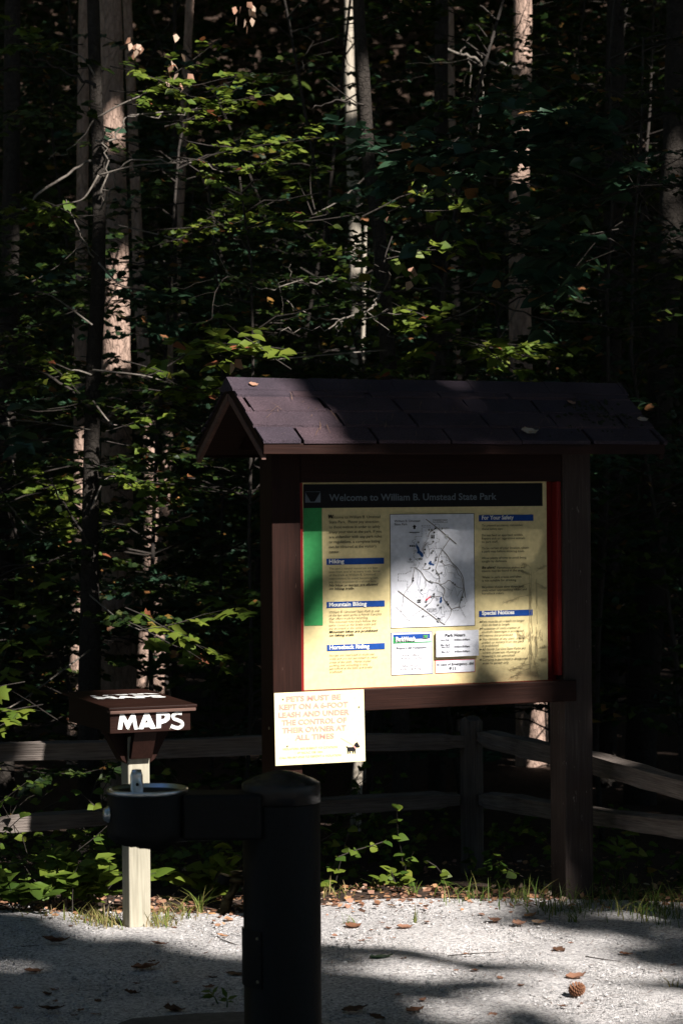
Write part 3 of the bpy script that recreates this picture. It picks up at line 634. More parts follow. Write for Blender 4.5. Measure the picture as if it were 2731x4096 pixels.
for t in [('William B. Umstead',78,178,547,38,.004),('State Park',78,238,317,38,.004),('CRABTREE CREEK',803,162,1045,22),('ENTRANCE',868,180,978,14),('KEEDY CREEK',685,1798,852,20),('ENTRANCE',718,1818,826,14),('Rex Hospital',985,292,1082,16),('6 miles',985,312,1040,16),('Rex Hospital',627,1908,725,16),('5 miles',627,1928,680,16),('RALEIGH-DURHAM',305,910,435,12),('INTERNATIONAL',315,926,430,12),('Airport',430,962,485,15),('Overlook',420,980,492,15),('SYCAMORE',755,930,848,15),('LAKE',800,950,848,15),('BIG',450,704,478,14),('LAKE',440,722,480,14),('REEDY',840,1585,895,15),('CREEK',840,1603,898,15),('LAKE',842,1621,890,15),('Company Mill Trail',435,1547,568,14),('Inspiration Trail',460,1570,570,14),('1/2 MILE',415,398,485,14),('Campground Spur',590,274,722,15),('N',436,300,460,26,.02)]: mtext(*t)
for t in [('To Raleigh',905,315,975,14,0,370),('To Chapel Hill',455,1715,545,14,0,1775),('To Raleigh',600,1815,668,14,0,1865),('Old Reedy Creek Road',215,1720,245,10,0,1620),('Reedy Creek Trail',900,1335,995,14,0,1410),('N. Turkey Creek Trail',1130,1788,1285,14,0,1745),('Turkey Creek Trail',1030,985,1170,14,0,1020)]: mtext(*t)
ms.build('map_lettering', M['black'], panel); mb.build('road_shields', M['white'], panel)

# ---- small notices on the panel
def notice(x0, yt, x1, yb, edge, name):
    rect(x0, yt, x1, yb, L1, edge, name+'_edge'); return rect(x0+3, yt+3, x1-3, yb-3, L2, M['paper'], name)
notice(678, 817, 892, 1039, M['blue'], 'violations_notice')
rect(690, 828, 880, 852, L3, M['blue'], 'notice_band'); rect(692, 868, 887, 873, L3, M['green'], 'notice_stripe'); rect(690, 840, 698, 873, L3-.0008, M['green'], 'notice_stripe')
lines([('ParkWatch', 706, 863, 806)], 21, .03, M['grey'], 'notice_lettering', L4-.002); lines([('ParkWatch', 704, 861, 804)], 21, .03, M['white'], 'notice_lettering', L4-.004)
rect(844, 828, 870, 847, L4, M['paleblue'], 'notice_emblem')
mb = MB(); q = [kp(x, y, L4-.002) for x, y in [(846,830),(869,830),(860,845),(854,845)]]; mb.poly([(x, L4-.002, z) for x, z in q][::-1]); mb.build('notice_emblem_shape', M['green'], panel)
lines([('Report All Violations',708,903,862)], 11, .012, M['black'], 'violations_text', L3)
lines([('Park Office',741,940,824),('(919) 571-4170',727,958,836),('After Hours',736,995,824),('(919) 218-9106',722,1013,834)], 11, -.004, M['grey'], 'phone_text', L3)
hb = MB(); p0 = kp(904, 812, L2); p1 = kp(1122, 943, L2); zb = kp(904, 943, L2)[1]
for dy_, dx_ in ((0, .004), (-.004, 0)): hb.box(p0[0]+dx_, p1[0]+dx_, L4-.006+dy_, L4-.003+dy_, zb, p0[1]+dx_*.6)
hb.build('hours_notice', M['paper'], panel)
HL = L4-.0125
lines([('Park Hours',959,838,1062)], 15, .02, M['black'], 'hours_heading', HL)
lines([('Nov-Feb',937,860,980),('Mar-April',936,885,984),('Sept-Oct',938,896,982),('May-Aug',940,921,983),('8:00am-6:00pm',1006,858,1086),('8:00am-8:00pm',1006,894,1086),('8:00am-9:00pm',1008,919,1086)], 9, .02, M['black'], 'hours_text', HL)
notice(907, 961, 1113, 1029, M['redink'], 'emergency_notice')
lines([('In case of Emergency, dial',917,989,1106)], 13, .012, M['black'], 'emergency_text', L3); lines([('911',979,1012,1014)], 17, .02, M['black'], 'emergency_number', L3)

# ------------------------------------------------------------------ pet sign
SY = -.0885
def c5(x, y): return (1060+x*.2806, 2720+y*.2806)
def sp(x, y, yl=SY): return K.hit(*c5(x, y), yl)
psign = empty('pet_rule_sign', K.w(.05, SY, .72), 24, label='cream rectangular pet leash sign screwed to the kiosk below the panel', cat='sign')
so = Vector((.05, SY, .72))
smb = MB(); qs = [sp(150,1225), sp(1430,1158), sp(1408,132), sp(130,187)]
smb.hexa([(x-so.x, y-so.y, z-so.z) for y in (SY,) for x, z in qs]+[(x-so.x, .0018, z-so.z) for x, z in qs])
smb.build('sign_plate', M['signcream'], psign, False, .0008)
def slines(L, cap, off, m, name):
    mb = MB()
    for s, x0, y0, x1, y1 in L:
        a, b = sp(x0, y0), sp(x1, y1); c_ = sp(x0, y0-cap)[1]-a[1]
        put_text(mb, s, (a[0]-so.x, a[1]-so.z), (b[0]-so.x, b[1]-so.z), c_, off, -.0016)
    mb.build(name, m, psign)
slines([('PETS MUST BE',303,306,1078,272),('KEPT ON A 6-FOOT',202,424,1180,380),('LEASH AND UNDER',192,536,1197,488),('THE CONTROL OF',237,645,1160,602),('THEIR OWNER AT',245,755,1152,712),('ALL TIMES',427,856,980,828)], 70, .03, M['salmon'], 'sign_lettering')
slines([('VIOLATORS ARE SUBJECT TO CITATION',252,1000,1028,966),('07 NCAC 13B 1004',465,1052,822,1034),('CALL 984-867-8240 TO REPORT A VIOLATION',205,1124,1080,1080)], 27, .01, M['pine_ink'], 'small_lettering')
dog = [(1150,945),(1158,938),(1178,955),(1255,955),(1262,930),(1280,900),(1295,893),(1303,878),(1312,890),(1325,905),(1335,930),(1348,932),(1345,955),(1330,962),(1300,960),(1288,985),(1284,1045),(1275,1050),(1268,1012),(1258,1015),(1255,1047),(1243,1047),(1240,1012),(1215,1012),(1212,1047),(1198,1047),(1196,1012),(1186,1012),(1184,1048),(1172,1052),(1168,970)]
mb = MB(); q = [sp(*p) for p in dog]
from mathutils.geometry import tessellate_polygon
tri = tessellate_polygon([[Vector((x, z, 0)) for x, z in q]])
mb.add([(x-so.x, -.0018, z-so.z) for x, z in q], [tuple(t) for t in tri]); mb.build('dog_symbol', M['black'], psign)
mb = MB(); ribbon(mb, [(x-so.x, z-so.z) for x, z in (sp(1078,826), sp(1255,930))], .0012, -.0018); ribbon(mb, [(x-so.x, z-so.z) for x, z in (sp(1258,940), sp(1290,975))], .005, -.0026); mb.build('leash_line', M['salmon'], psign)
for x, y in ((255,273),(1335,382),(317,942)):
    mb = MB(); mb.lathe([(.0032,0),(.003,.0015),(.0012,.002)], 10); a = sp(x, y); o = mb.build('screw', M['steelscrew'], psign); o.location = (a[0]-so.x, -.0016, a[1]-so.z); o.rotation_euler = (math.pi/2,0,0)

# ------------------------------------------------------------------ map box on its post
Bf = Frame((at(545,3700,9.13).x, 9.13, 0), 23.7)
mbx = empty('map_box', Bf.o, 23.7, label='brown wooden map box lettered MAPS on a pale square post', cat='map box')
hx = lambda px, py, yl: Bf.hit(px, py, yl)
xl = hx(495,3400,-.044)[0]; pf = (hx(520,3400,-.044)[0], hx(600,3400,-.044)[0])
pc = (pf[0]+pf[1])/2
mb = MB(); mb.box(pc-.043, pc+.043, -.044, .043, -.25, .72); mb.build('post', M['treated'], mbx, False, .006)
FY = -.15
f0, f1 = hx(441,2850,FY)[0], hx(762,2835,FY)[0]; fzt, fzb = hx(600,2836,FY)[1], hx(600,2928,FY)[1]; BD = .52
box = MB(); box.box(f0, f1, FY, FY+.02, fzb, fzt); box.build('front_board', M['brown_x'], mbx, False, .002)
mb = MB(); mb.hexa([(f0+.003,FY+.021,fzb+.003),(f1-.003,FY+.021,fzb+.003),(f1-.003,FY+BD,fzb+.003),(f0+.003,FY+BD,fzb+.003),(f0+.003,FY+.021,fzt-.002),(f1-.003,FY+.021,fzt-.002),(f1-.003,FY+BD,fzt+.035),(f0+.003,FY+BD,fzt+.035)]); mb.build('box_body', M['brown_x'], mbx, False, .002)
LY0, LY1 = FY-.010, FY+BD+.05
lx0, lz0 = hx(437,2832,LY0); lx1, _ = hx(790,2815,LY0); lzb = (hx(300,2768,LY1)[1]+hx(615,2754,LY1)[1])/2
lx0 -= 0; lid = MB()
lid.hexa([(lx0,LY0,lz0-.011),(lx1,LY0,lz0-.011),(lx1,LY1,lzb-.011),(lx0,LY1,lzb-.011),(lx0,LY0,lz0),(lx1,LY0,lz0),(lx1,LY1,lzb),(lx0,LY1,lzb)])
lido = lid.build('lid', M['brown_x'], mbx, False, .0025)
mb = MB(); s_ = (lzb-lz0)/(LY1-LY0)
mb.hexa([(lx0+.004,LY0-.0025,lz0-.024),(lx1-.006,LY0-.0025,lz0-.024),(lx1-.006,LY0+.04,lz0-.02),(lx0+.004,LY0+.04,lz0-.02),(lx0+.004,LY0-.0025,lz0-.0125),(lx1-.006,LY0-.0025,lz0-.0125),(lx1-.006,LY0+.04,lz0-.0115),(lx0+.004,LY0+.04,lz0-.0115)]); mb.build('lid_edge', M['brown_pale'], mbx, False, .002)
# struts under the box
gx0, gx1 = hx(600,2990,-.07)[0], 0
mb = MB(); zc_ = fzb-.002
mb.hexa([(pc-.042,-.07,zc_-.105),(pc+.042,-.07,zc_-.105),(pc+.042,-.046,zc_-.105),(pc-.042,-.046,zc_-.105),(pc-.045,FY+.025,zc_),(pc+.045,FY+.025,zc_),(pc+.045,FY+.06,zc_),(pc-.045,FY+.06,zc_)]); mb.build('strut', M['brown_z'], mbx, False, .002)
for s in (-1, 1):
    mb = MB(); xa = pc+s*.046; xb = pc+s*.125
    v = [(xa,-.03,zc_-.12),(xa,.0,zc_-.12),(xa+s*.012,-.03,zc_-.12),(xa+s*.012,.0,zc_-.12)]
    mb.hexa([(xa,-.04,zc_-.125),(xa+s*.02,-.04,zc_-.11),(xa+s*.02,.035,zc_-.11),(xa,.035,zc_-.125),(xa,-.04,zc_),(xb,-.04,zc_),(xb,.035,zc_),(xa,.035,zc_)]); mb.build('strut', M['brown_z'], mbx, False, .002)
# letters painted by hand
def c6(x, y): return (270+x*.3508, 2740+y*.3508)
LP = FY-.002
def lp(x, y): return hx(*c6(x, y), LP)
def fillpoly(mb, outer, hole=None, f=lp, y=LP):
    loops = [[Vector((*f(*p), 0)) for p in outer]]
    if hole: loops.append([Vector((*f(*p), 0)) for p in hole])
    tri = tessellate_polygon(loops); vs = [v for l in loops for v in l]
    mb.add([(v.x, y, v.y) for v in vs], [tuple(t) for t in tri])
mb = MB()
fillpoly(mb, [(577,507),(580,470),(600,345),(612,318),(632,316),(645,330),(688,408),(735,325),(748,316),(766,320),(778,350),(805,505),(765,508),(744,408),(705,495),(690,508),(675,495),(640,408),(624,507)])
fillpoly(mb, [(810,503),(880,322),(893,306),(915,306),(930,320),(1013,497),(955,501),(936,480),(880,480),(864,503)], [(884,430),(903,396),(922,428)])
fillpoly(mb, [(1014,306),(1120,302),(1160,318),(1177,352),(1165,395),(1125,428),(1070,445),(1068,490),(1018,495)], [(1070,345),(1105,345),(1118,362),(1102,385),(1070,392)])
S = [(1302,322),(1248,318),(1210,345),(1218,382),(1262,402),(1300,422),(1310,455),(1280,484),(1235,486),(1185,468)]
sv = smooth([Vector((x, y, 0)) for x, y in S], 4)
for a, b in zip(sv[:-1], sv[1:]):
    d = (b-a).normalized(); n = Vector((-d.y, d.x, 0))*21; d = d*4
    fillpoly(mb, [tuple((a-n-d).xy), tuple((b-n+d).xy), tuple((b+n+d).xy), tuple((a+n-d).xy)])
mb.build('front_lettering', M['white'], mbx)
mb = MB()
def lidpt(px, py):
    # intersect the pixel ray with the sloping lid top
    d = ray(px, py); best = None
    lo, hi = LY0, LY1
    for _ in range(40):
        m_ = (lo+hi)/2; x, z = Bf.hit(px, py, m_); zl = lz0+(m_-LY0)*s_
        if z > zl: lo = m_
        else: hi = m_
    return Vector((x, m_))
for s, a, b, t in (('PARK',(268,132),(1045,106),(470,102)),('MAPS',(350,166),(1140,146),(470,134))):
    A, B, T = (lidpt(*c6(*p)) for p in (a, b, t)); v, f = textmesh(s, .05); x0 = min(p[0] for p in v); x1 = max(p[0] for p in v)
    ux = (B-A); cap = max(.05, min(.078, abs((T-A).y - ux.y*((T-A).x/ux.x)))); vs = []
    for x, y in v:
        q = A+ux*((x-x0)/(x1-x0))+Vector((0, 1))*(y/CAPH*cap); vs.append((q.x, q.y, lz0+(q.y-LY0)*s_+.0025))
    mb.add(vs, f)
mb.build('lid_lettering', M['white'], mbx)
for x, y in ((705,508),(1170,500)):
    m2 = MB(); m2.lathe([(.003,0),(.003,.001),(.001,.0015)], 10); a = lp(x, y); o = m2.build('screw', M['steelscrew'], mbx); o.location = (a[0], FY-.0005, a[1]); o.rotation_euler = (math.pi/2,0,0)

# ------------------------------------------------------------------ drinking fountain
FYD = 7.0
ft = empty('drinking_fountain', (at(1128,3600,FYD).x, FYD, 0), 0, label='black pedestal drinking fountain with steel basin on a side arm', cat='drinking fountain')
fo = Vector(ft.location); k_ = FYD/F
R = 155*k_; zt = at(1128,3133,FYD).z
mb = MB(); mb.lathe([(R+.006,-.05),(R+.006,.012),(R,.02),(R,zt-.058),(R-.0015,zt-.054)], 64); mb.build('pedestal', M['iron'], ft, True)
prof = [(R+.0015,zt-.053),(R+.002,zt-.004),(R,zt+.001)]+[(R*q, zt+.002+.036*(1-q**1.7)) for q in (.985,.93,.85,.75,.62,.48,.34,.2,.08,.01)]
mb = MB(); mb.lathe(prof, 64); mb.build('domed_cap', M['cap'], ft, True, .0)
# access plate wrapped round the lower left
mb = MB(); n = 14; za, zb_ = at(1020,3930,FYD).z, at(1020,3705,FYD).z
vs = []
for r in (R+.001, R+.005):
    for z in (za, zb_):
        for i in range(n+1):
            an = math.radians(178+ i*62/n); vs.append((r*math.cos(an), r*math.sin(an), z))
q = n+1; fs = []
for i in range(n): fs += [(2*q+i,2*q+i+1,3*q+i+1,3*q+i),(q+i,q+i+1,3*q+i+1,3*q+i)[::-1],(i,i+1,2*q+i+1,2*q+i)]
fs += [(0,2*q,3*q,q),(n,q+n,3*q+n,2*q+n)]
mb.add(vs, fs); ap = mb.build('access_plate', M['iron'], ft)
for z in (za+.02, zb_-.02):
    m2 = MB(); m2.lathe([(.005,0),(.0045,.002),(.002,.003)], 12); o = m2.build('plate_screw', M['steelscrew'], ft); an = math.radians(234); o.location = ((R+.005)*math.cos(an),(R+.005)*math.sin(an),z); o.rotation_euler = (math.pi/2,0,math.radians(234-270))
# arm
def fl(px, py): p = at(px, py, FYD-.05); return p-fo
az0, az1 = fl(900,3352).z, fl(900,3168).z; ax0, ax1 = fl(735,3300).x, fl(1052,3300).x
mb = MB(); mb.box(ax0, ax1, -.115, .02, az0, az1); mb.build('arm', M['iron'], ft, False, .012, 4)
# bowl
bx = fl(590,3200).x; BR_ = 159*k_; bz1 = fl(590,3166).z; bz0 = fl(590,3350).z
mb = MB(); N_ = 56; vs = []; fs = []
prof = [(BR_*.97,bz1),(BR_,bz1-.006),(BR_,bz0+.02),(BR_*.985,bz0),(BR_*.3,bz0-.004)]
mb.lathe(prof, N_)
rb = random.Random(3)
nv = []
for i, v in enumerate(mb.v):
    x, y, z = v
    if i >= 3*N_:
        a = math.atan2(y, x); z += -.006*math.sin(3*a)-.008*max(0,math.sin(5*a+1))+rb.uniform(-.003,.003)-.012*max(0,math.cos(a-1.2*math.pi-1.4))
    nv.append((x, y, z))
mb.v = nv; bowl = mb.build('bowl_housing', M['iron'], ft, True); bowl.location = (bx, -.05, 0)
mb = MB(); rt = bz1+.011
mb.lathe([(BR_*.99,bz1-.004),(BR_*1.012,bz1),(BR_*1.015,rt-.003),(BR_*1.0,rt),(BR_*.955,rt),(BR_*.94,rt-.006),(BR_*.8,rt-.02),(BR_*.3,rt-.03),(.012,rt-.032)], 64); basin = mb.build('basin', M['steel'], ft, True); basin.location = (bx, -.05, 0)
# bubbler: upright cylinder with slanted mouth
bbx = fl(551,3100).x; bh = fl(551,3074).z-(rt-.03); br = 26*k_
mb = MB(); n = 28; vs = []; fs = []
lev = [0, bh*.45, bh*.62, bh*.8, bh]
for li, z in enumerate(lev):
    for i in range(n):
        a = 2*math.pi*i/n; x, y = math.cos(a), math.sin(a); r = br
        sc_ = 1.0
        if li >= 2:   # front is scooped out above the mouth
            cut = max(0, -y*.9+x*.35); sc_ = 1-cut*(.62 if li == 2 else .55 if li == 3 else .25)
        if li == 4: sc_ *= .72
        vs.append((br*x*sc_, br*y*sc_, z + (-.006*(-y) if li == 2 else 0)))
for l_ in range(len(lev)-1):
    for i in range(n): j = (i+1) % n; fs.append((l_*n+i, l_*n+j, (l_+1)*n+j, (l_+1)*n+i))
fs.append(tuple((len(lev)-1)*n+i for i in range(n)))
mb.add(vs, fs); bub = mb.build('bubbler', M['steel'], ft, True); bub.location = (bbx, -.05-.03, rt-.03)
mb = MB(); mb.lathe([(.005,0),(.0045,.002),(.0025,.0025)], 14); o = mb.build('spout_hole', M['black'], bub); o.location = (.003,-br*.8,bh*.52); o.rotation_euler = (math.radians(62),0,.2)
# push button on the left of the bowl
mb = MB(); mb.lathe([(33*k_,0),(33*k_,.004),(28*k_,.006),(26*k_,.012),(22*k_,.015),(.002,.0165)], 28); o = mb.build('push_button', M['steel'], ft, True); an = math.radians(200); o.location = (bx+(BR_-.001)*math.cos(an), -.05+(BR_-.001)*math.sin(an), fl(440,3250).z); o.rotation_euler = (0, math.pi/2, an)
# hose tap under the arm
tap = MB(); w_ = lambda x, y, dy=0: Vector((at(x, y, FYD).x-fo.x, dy, at(x, y, FYD).z))
tap.tube([w_(1000,3525),w_(935,3520),w_(900,3516)], [.016,.013,.011], 14); tap.tube([w_(1000,3525),w_(976,3524)], [.034,.034], 16); tap.tube([w_(945,3500),w_(945,3485)], [.012,.02], 12)
tap.tube([w_(950,3530),w_(925,3575),w_(905,3615)], [.013,.013,.015], 14)
hosebib = tap.build('hose_tap', M['brass'], ft, True)
mb = MB(); mb.tube([w_(912,3600),w_(898,3648)], [.0165,.0165], 16); mb.tube([w_(890,3640,-.01),w_(882,3655,-.012)], [.014,.014], 14); mb.build('vacuum_cap', M['brass'], hosebib)
mb = MB(); mb.tube([w_(905,3630),w_(930,3638)], [.004,.004], 8); mb.tube([w_(928,3640),w_(938,3636)], [.009,.009], 12); mb.build('drain_knob', M['iron'], hosebib)
mb = MB(); mb.tube([w_(905,3500),w_(893,3535)], [.019,.019], 16); mb.tube([w_(884,3520),w_(893,3520)], [.015,.015], 12); mb.build('tap_handle', M['iron'], hosebib)

# ------------------------------------------------------------------ split-rail fences
def rail_mb(a, b, h, w, seed, n=40):
    """split rail: a rough four-sided section with lengthwise grooves and chipped edges"""
    r = random.Random(seed); mb = MB(); a, b = Vector(a), Vector(b); d = (b-a); L = d.length
    base = [(-.5,-.5),(-.25,-.52),(0,-.5),(.25,-.53),(.5,-.5),(.5,-.2),(.52,.1),(.5,.48),(.2,.52),(0,.46),(-.2,.53),(-.5,.48),(-.53,.15),(-.5,-.2)]
    sec = [(x*r.uniform(.86,1.12), z*r.uniform(.86,1.12)) for x, z in base]; m_ = len(sec)
    ph = [r.uniform(0,6.28) for _ in range(2*m_+4)]; tw_ = r.uniform(-.25,.25)
    for i in range(n+1):
        t = i/n; f = 1+.05*math.sin(3.2*t*L+ph[0]); dz = .006*math.sin(2.2*t*L+ph[1]); an = tw_*t
        if t < .03 or t > .97: f *= .75
        for k, (x, z) in enumerate(sec):
            g = f*(1+.05*math.sin(5*t*L+ph[k+2])+.035*math.sin(17*t*L+ph[k+m_])+r.uniform(-.02,.02)); X, Z = x*math.cos(an)-z*math.sin(an), x*math.sin(an)+z*math.cos(an)
            mb.v.append((a.x+d.x*t, X*w*g, dz+Z*h*g))
    for i in range(n):
        for k in range(m_): j = (k+1) % m_; mb.f.append((i*m_+j, i*m_+k, (i+1)*m_+k, (i+1)*m_+j))
    mb.f.append(tuple(range(m_))); mb.f.append(tuple(n*m_+k for k in range(m_-1,-1,-1)))
    return mb
def rail(name, a, b, h, w, seed, parent, o):
    """a rail is built along local x so that its grain runs along it"""
    a, b = Vector(a), Vector(b); L = (b-a).length; ob = rail_mb((0,0,0), (L,0,0), h, w, seed).build(name, M['rail'], parent)
    d = (b-a).normalized(); ob.rotation_mode = 'QUATERNION'; ob.rotation_quaternion = Vector((1,0,0)).rotation_difference(d); ob.location = a-o; return ob
CY = 11.2; co = at(1887,3300,CY); co.z = 0
def postmb(h, w, seed):
    r = random.Random(seed); mb = MB(); n = 10; zz = [-.5, -.2, 0, .15, .3, .45, h-.02, h]
    for i, z in enumerate(zz):
        for k in range(n):
            a = 6.283*k/n; rr_ = w*(1+.12*math.cos(2*a+.5)+r.uniform(-.05,.05))*(.82 if i == len(zz)-1 else 1); mb.v.append((rr_*math.cos(a), rr_*math.sin(a), z+(r.uniform(-.01,.01) if i > 5 else 0)))
    for i in range(len(zz)-1):
        for k in range(n): j = (k+1) % n; mb.f.append((i*n+k, i*n+j, (i+1)*n+j, (i+1)*n+k))
    mb.f.append(tuple((len(zz)-1)*n+k for k in range(n))); return mb
fl_ = empty('split_rail_fence', co, 0, label='weathered split rail fence running left behind map box and kiosk', cat='fence')
fr_ = empty('split_rail_fence', co+Vector((.0,0,0)), 0, label='weathered split rail fence angling right from behind the kiosk post', cat='fence')
pz = at(1887,2872,CY).z; p = postmb(pz, 42*CY/F, 4).build('post', M['fpost'], fl_, False)
La, Lb = at(-420,3010,10.05), at(1860,2968,CY); rail('rail', La, Lb, .075, .07, 1, fl_, co)
La, Lb = at(-60,3303,10.3), at(1830,3188,CY); rail('rail', La, Lb, .062, .06, 2, fl_, co)
px_ = at(-500,3300,10.0); q = postmb(.62, .05, 5).build('post', M['fpost'], fl_, False); q.location = Vector((px_.x, px_.y, 0))-co
Ra, Rb = at(1915,2945,CY), at(2900,3188,9.0); rail('rail', Ra, Rb, .078, .07, 3, fr_, co)
Ra, Rb = at(1920,3200,CY), at(2900,3325,9.0); rail('rail', Ra, Rb, .066, .06, 6, fr_, co)
px_ = at(2930,3300,8.95); q = postmb(.62, .05, 8).build('post', M['fpost'], fr_, False); q.location = Vector((px_.x, px_.y, 0))-co

# ------------------------------------------------------------------ woods: traced trunks
TREES = []
def trunk_tree(name, label, pts, Y, bk, top=13.5, group=None, n=12, flare=1.25, trunk_mat=None):
    """pts: (px, py, width px) from top to bottom; carried on to the crown above and the ground below"""
    pts = sorted(pts, key=lambda q: q[1])
    W = [at(p[0], p[1], Y) for p in pts]; R_ = [p[2]/2*Y/F for p in pts]
    up = (W[0]-W[min(1, len(W)-1)]); up = up.normalized() if up.length > .3 else Vector((0,0,1))
    if up.z < .8: up = Vector((up.x*.4, up.y, 1)).normalized()
    base = W[-1].copy(); dn = (W[-1]-W[-2]).normalized() if len(W) > 1 else Vector((0,0,-1)); g = terrain(base.x, base.y)-.15
    P = []; Rr = []
    h = top-W[0].z
    for t in (1, .66, .33):
        if h > .5: P.append(W[0]+up*h*t + Vector((random.uniform(-.1,.1), random.uniform(-.1,.1), 0))*t); Rr.append(R_[0]*(1-.5*t))
    P += W; Rr += R_
    if base.z > g+.2:
        f = (base.z-g)
        P.append(base+Vector((dn.x*.5*f/2, 0, -f*.6))); Rr.append(R_[-1]*1.03); P.append(base+Vector((dn.x*.5*f/2, 0, -f*.88))); Rr.append(R_[-1]*1.1); P.append(base+Vector((dn.x*.5*f/2, 0, -f))); Rr.append(R_[-1]*flare*1.1)
    root = P[-1].copy(); root.z = terrain(root.x, root.y)
    e = empty(name, root, 0, label=label, cat='tree', group=group)
    V = [p-root for p in P]
    # resample for bumps
    pp = []; rr_ = []
    for i in range(len(V)-1):
        m = max(1, int((V[i]-V[i+1]).length/.22))
        for j in range(m): t = j/m; pp.append(V[i].lerp(V[i+1], t)); rr_.append((Rr[i]*(1-t)+Rr[i+1]*t)*random.uniform(.965,1.035))
    pp.append(V[-1]); rr_.append(Rr[-1])
    mb = MB(); mb.tube(pp, rr_, n, True, .035); tr = mb.build('trunk', trunk_mat or M[bk], e, True)
    TREES.append((e, P, Y)); return e
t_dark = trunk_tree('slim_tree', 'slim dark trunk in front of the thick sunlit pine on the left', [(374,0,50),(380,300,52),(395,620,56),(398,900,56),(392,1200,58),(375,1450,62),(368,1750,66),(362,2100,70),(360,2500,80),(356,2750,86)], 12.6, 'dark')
t_pine = trunk_tree('pine_tree', 'thick pine with a sunlit patch of scaly bark low on the left', [(440,0,96),(446,350,102),(456,750,106),(462,1100,112),(464,1400,118),(470,1900,128),(474,2400,134),(476,2750,140)], 16, 'pine', n=16)
t_a = trunk_tree('pine_tree', 'dappled trunk left of the slim dark trunk, reaching down behind map box', [(337,100,46),(333,500,48),(326,1200,50),(321,1900,54),(314,2300,58),(309,2650,62),(300,3000,62)], 17.5, 'pine', n=14)
t_b = trunk_tree('leaning_tree', 'leaning pale trunk with dappled bark just left of kiosk roof', [(545,800,40),(560,1200,48),(598,1750,56),(608,2000,60),(600,2250,58),(584,2500,58),(572,2760,60)], 18, 'pine', n=14)
t_c = trunk_tree('slim_tree', 'narrow trunk standing right beside the leaning pale trunk', [(665,1900,40),(648,2200,48),(636,2480,52),(632,2760,54)], 19.5, 'pine')
t_d = trunk_tree('slim_tree', 'very thin straight stem between the leaning trunk and kiosk', [(702,1700,18),(700,2300,22),(697,2760,26)], 18.5, 'dark', n=8)
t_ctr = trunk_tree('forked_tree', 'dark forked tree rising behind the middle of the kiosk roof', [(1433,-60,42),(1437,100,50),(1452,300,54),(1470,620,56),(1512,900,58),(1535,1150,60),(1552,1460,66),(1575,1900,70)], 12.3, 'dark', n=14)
t_w = trunk_tree('pale_tree', 'pale sunlit trunk just left of the dark forked tree', [(1392,-50,32),(1394,100,36),(1396,300,44),(1404,480,50),(1418,900,52),(1430,1500,56)], 23, 'pale', n=14)
t_r = trunk_tree('pine_tree', 'reddish pine with sunlit bark patches on the upper right', [(2088,-50,74),(2090,60,76),(2086,300,80),(2076,700,84),(2080,1400,92),(2110,2300,110),(2125,2900,132)], 18, 'pine', n=16)
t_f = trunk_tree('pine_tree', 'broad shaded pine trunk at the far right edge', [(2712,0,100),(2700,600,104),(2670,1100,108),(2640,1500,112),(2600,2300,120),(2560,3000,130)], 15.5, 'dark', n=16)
t_g = trunk_tree('slim_tree', 'dim trunk seen under the kiosk between sign and fence post', [(1752,1500,60),(1748,2900,72),(1744,3150,74)], 14.5, 'dark')
t_h = trunk_tree('pine_tree', 'mottled stump-wide trunk behind the rails right of the kiosk post', [(2440,1700,84),(2425,2600,92),(2415,3150,104)], 16.5, 'dark', n=14)
t_i = trunk_tree('sapling', 'thin pale leaning sapling below the pet sign', [(1462,2600,26),(1440,2960,36),(1428,3100,44)], 14, 'pale', n=8, top=1.6)
t_j = trunk_tree('sapling', 'thin white sapling stem beside the dark forked tree', [(1463,900,12),(1460,940,15),(1456,1060,17),(1450,1500,18)], 17, 'pale', n=8, top=3.7)
t_k = trunk_tree('slim_tree', 'shaded bare trunk at the far left edge', [(52,0,64),(46,800,70),(30,1600,74),(18,2600,80)], 15, 'dark')
t_m = trunk_tree('slim_tree', 'slender brown trunk high between the forked tree and reddish pine', [(1800,0,26),(1812,800,30),(1830,1500,34)], 21, 'pine')
# branches belonging to the traced trees
def limb(tree, L, Y, w0, w1, m, name='branch', k=4):
    o = tree.location; P = pxline(L, Y, k); n = len(P)
    Yd = Y if not hasattr(Y, '__len__') else Y[0]
    if w0 < 22: w0 *= .72; w1 *= .6
    P = [P[0]]+[p+rv(.008) for p in P[1:]]
    mb = MB(); mb.tube([p-o for p in P], [(w0+(w1-w0)*i/(n-1))/2*Yd/F for i in range(n)], 6, True, .12)
    if w0 < 22:
        for i in range(2, n-1, 2):
            d = (P[i]-P[i-1]).normalized(); sd = (d*.6+rv(.55)).normalized(); L = random.uniform(.08,.26); q1 = P[i]+sd*L*.5+rv(.012); q2 = q1+(sd+rv(.3)).normalized()*L*.5; r0 = (w0+(w1-w0)*i/(n-1))/2*Yd/F*.5
            mb.tube([P[i]-o, q1-o, q2-o], [r0, r0*.6, r0*.25], 4, False); return mb.build(name, m, tree, True)
limb(t_ctr, [(1437,110),(1482,82),(1601,18),(1720,-60),(1800,-120)], 12.3, 44, 26, M['dark'], 'limb')
limb(t_ctr, [(1440,230),(1415,190),(1345,120),(1300,73),(1240,0),(1180,-60)], 12.3, 30, 16, M['dark'], 'limb')
limb(t_ctr, [(1450,420),(1415,412),(1360,405),(1300,412),(1240,440)], 12.2, 15, 8, M['darktwig'])
limb(t_ctr, [(1530,1170),(1419,1141),(1366,1128),(1250,1130),(1158,1132),(1080,1154),(1010,1154),(958,1132),(900,1090)], 11.9, 12, 4, M['twig'], 'dead_branch')
limb(t_ctr, [(1525,1165),(1574,1161),(1720,1150),(1800,1170),(1850,1155),(1900,1130),(1960,1080)], [12.2,12,11.8,11.7,11.7,11.7,11.7], 20, 7, M['darktwig'], 'dead_branch')
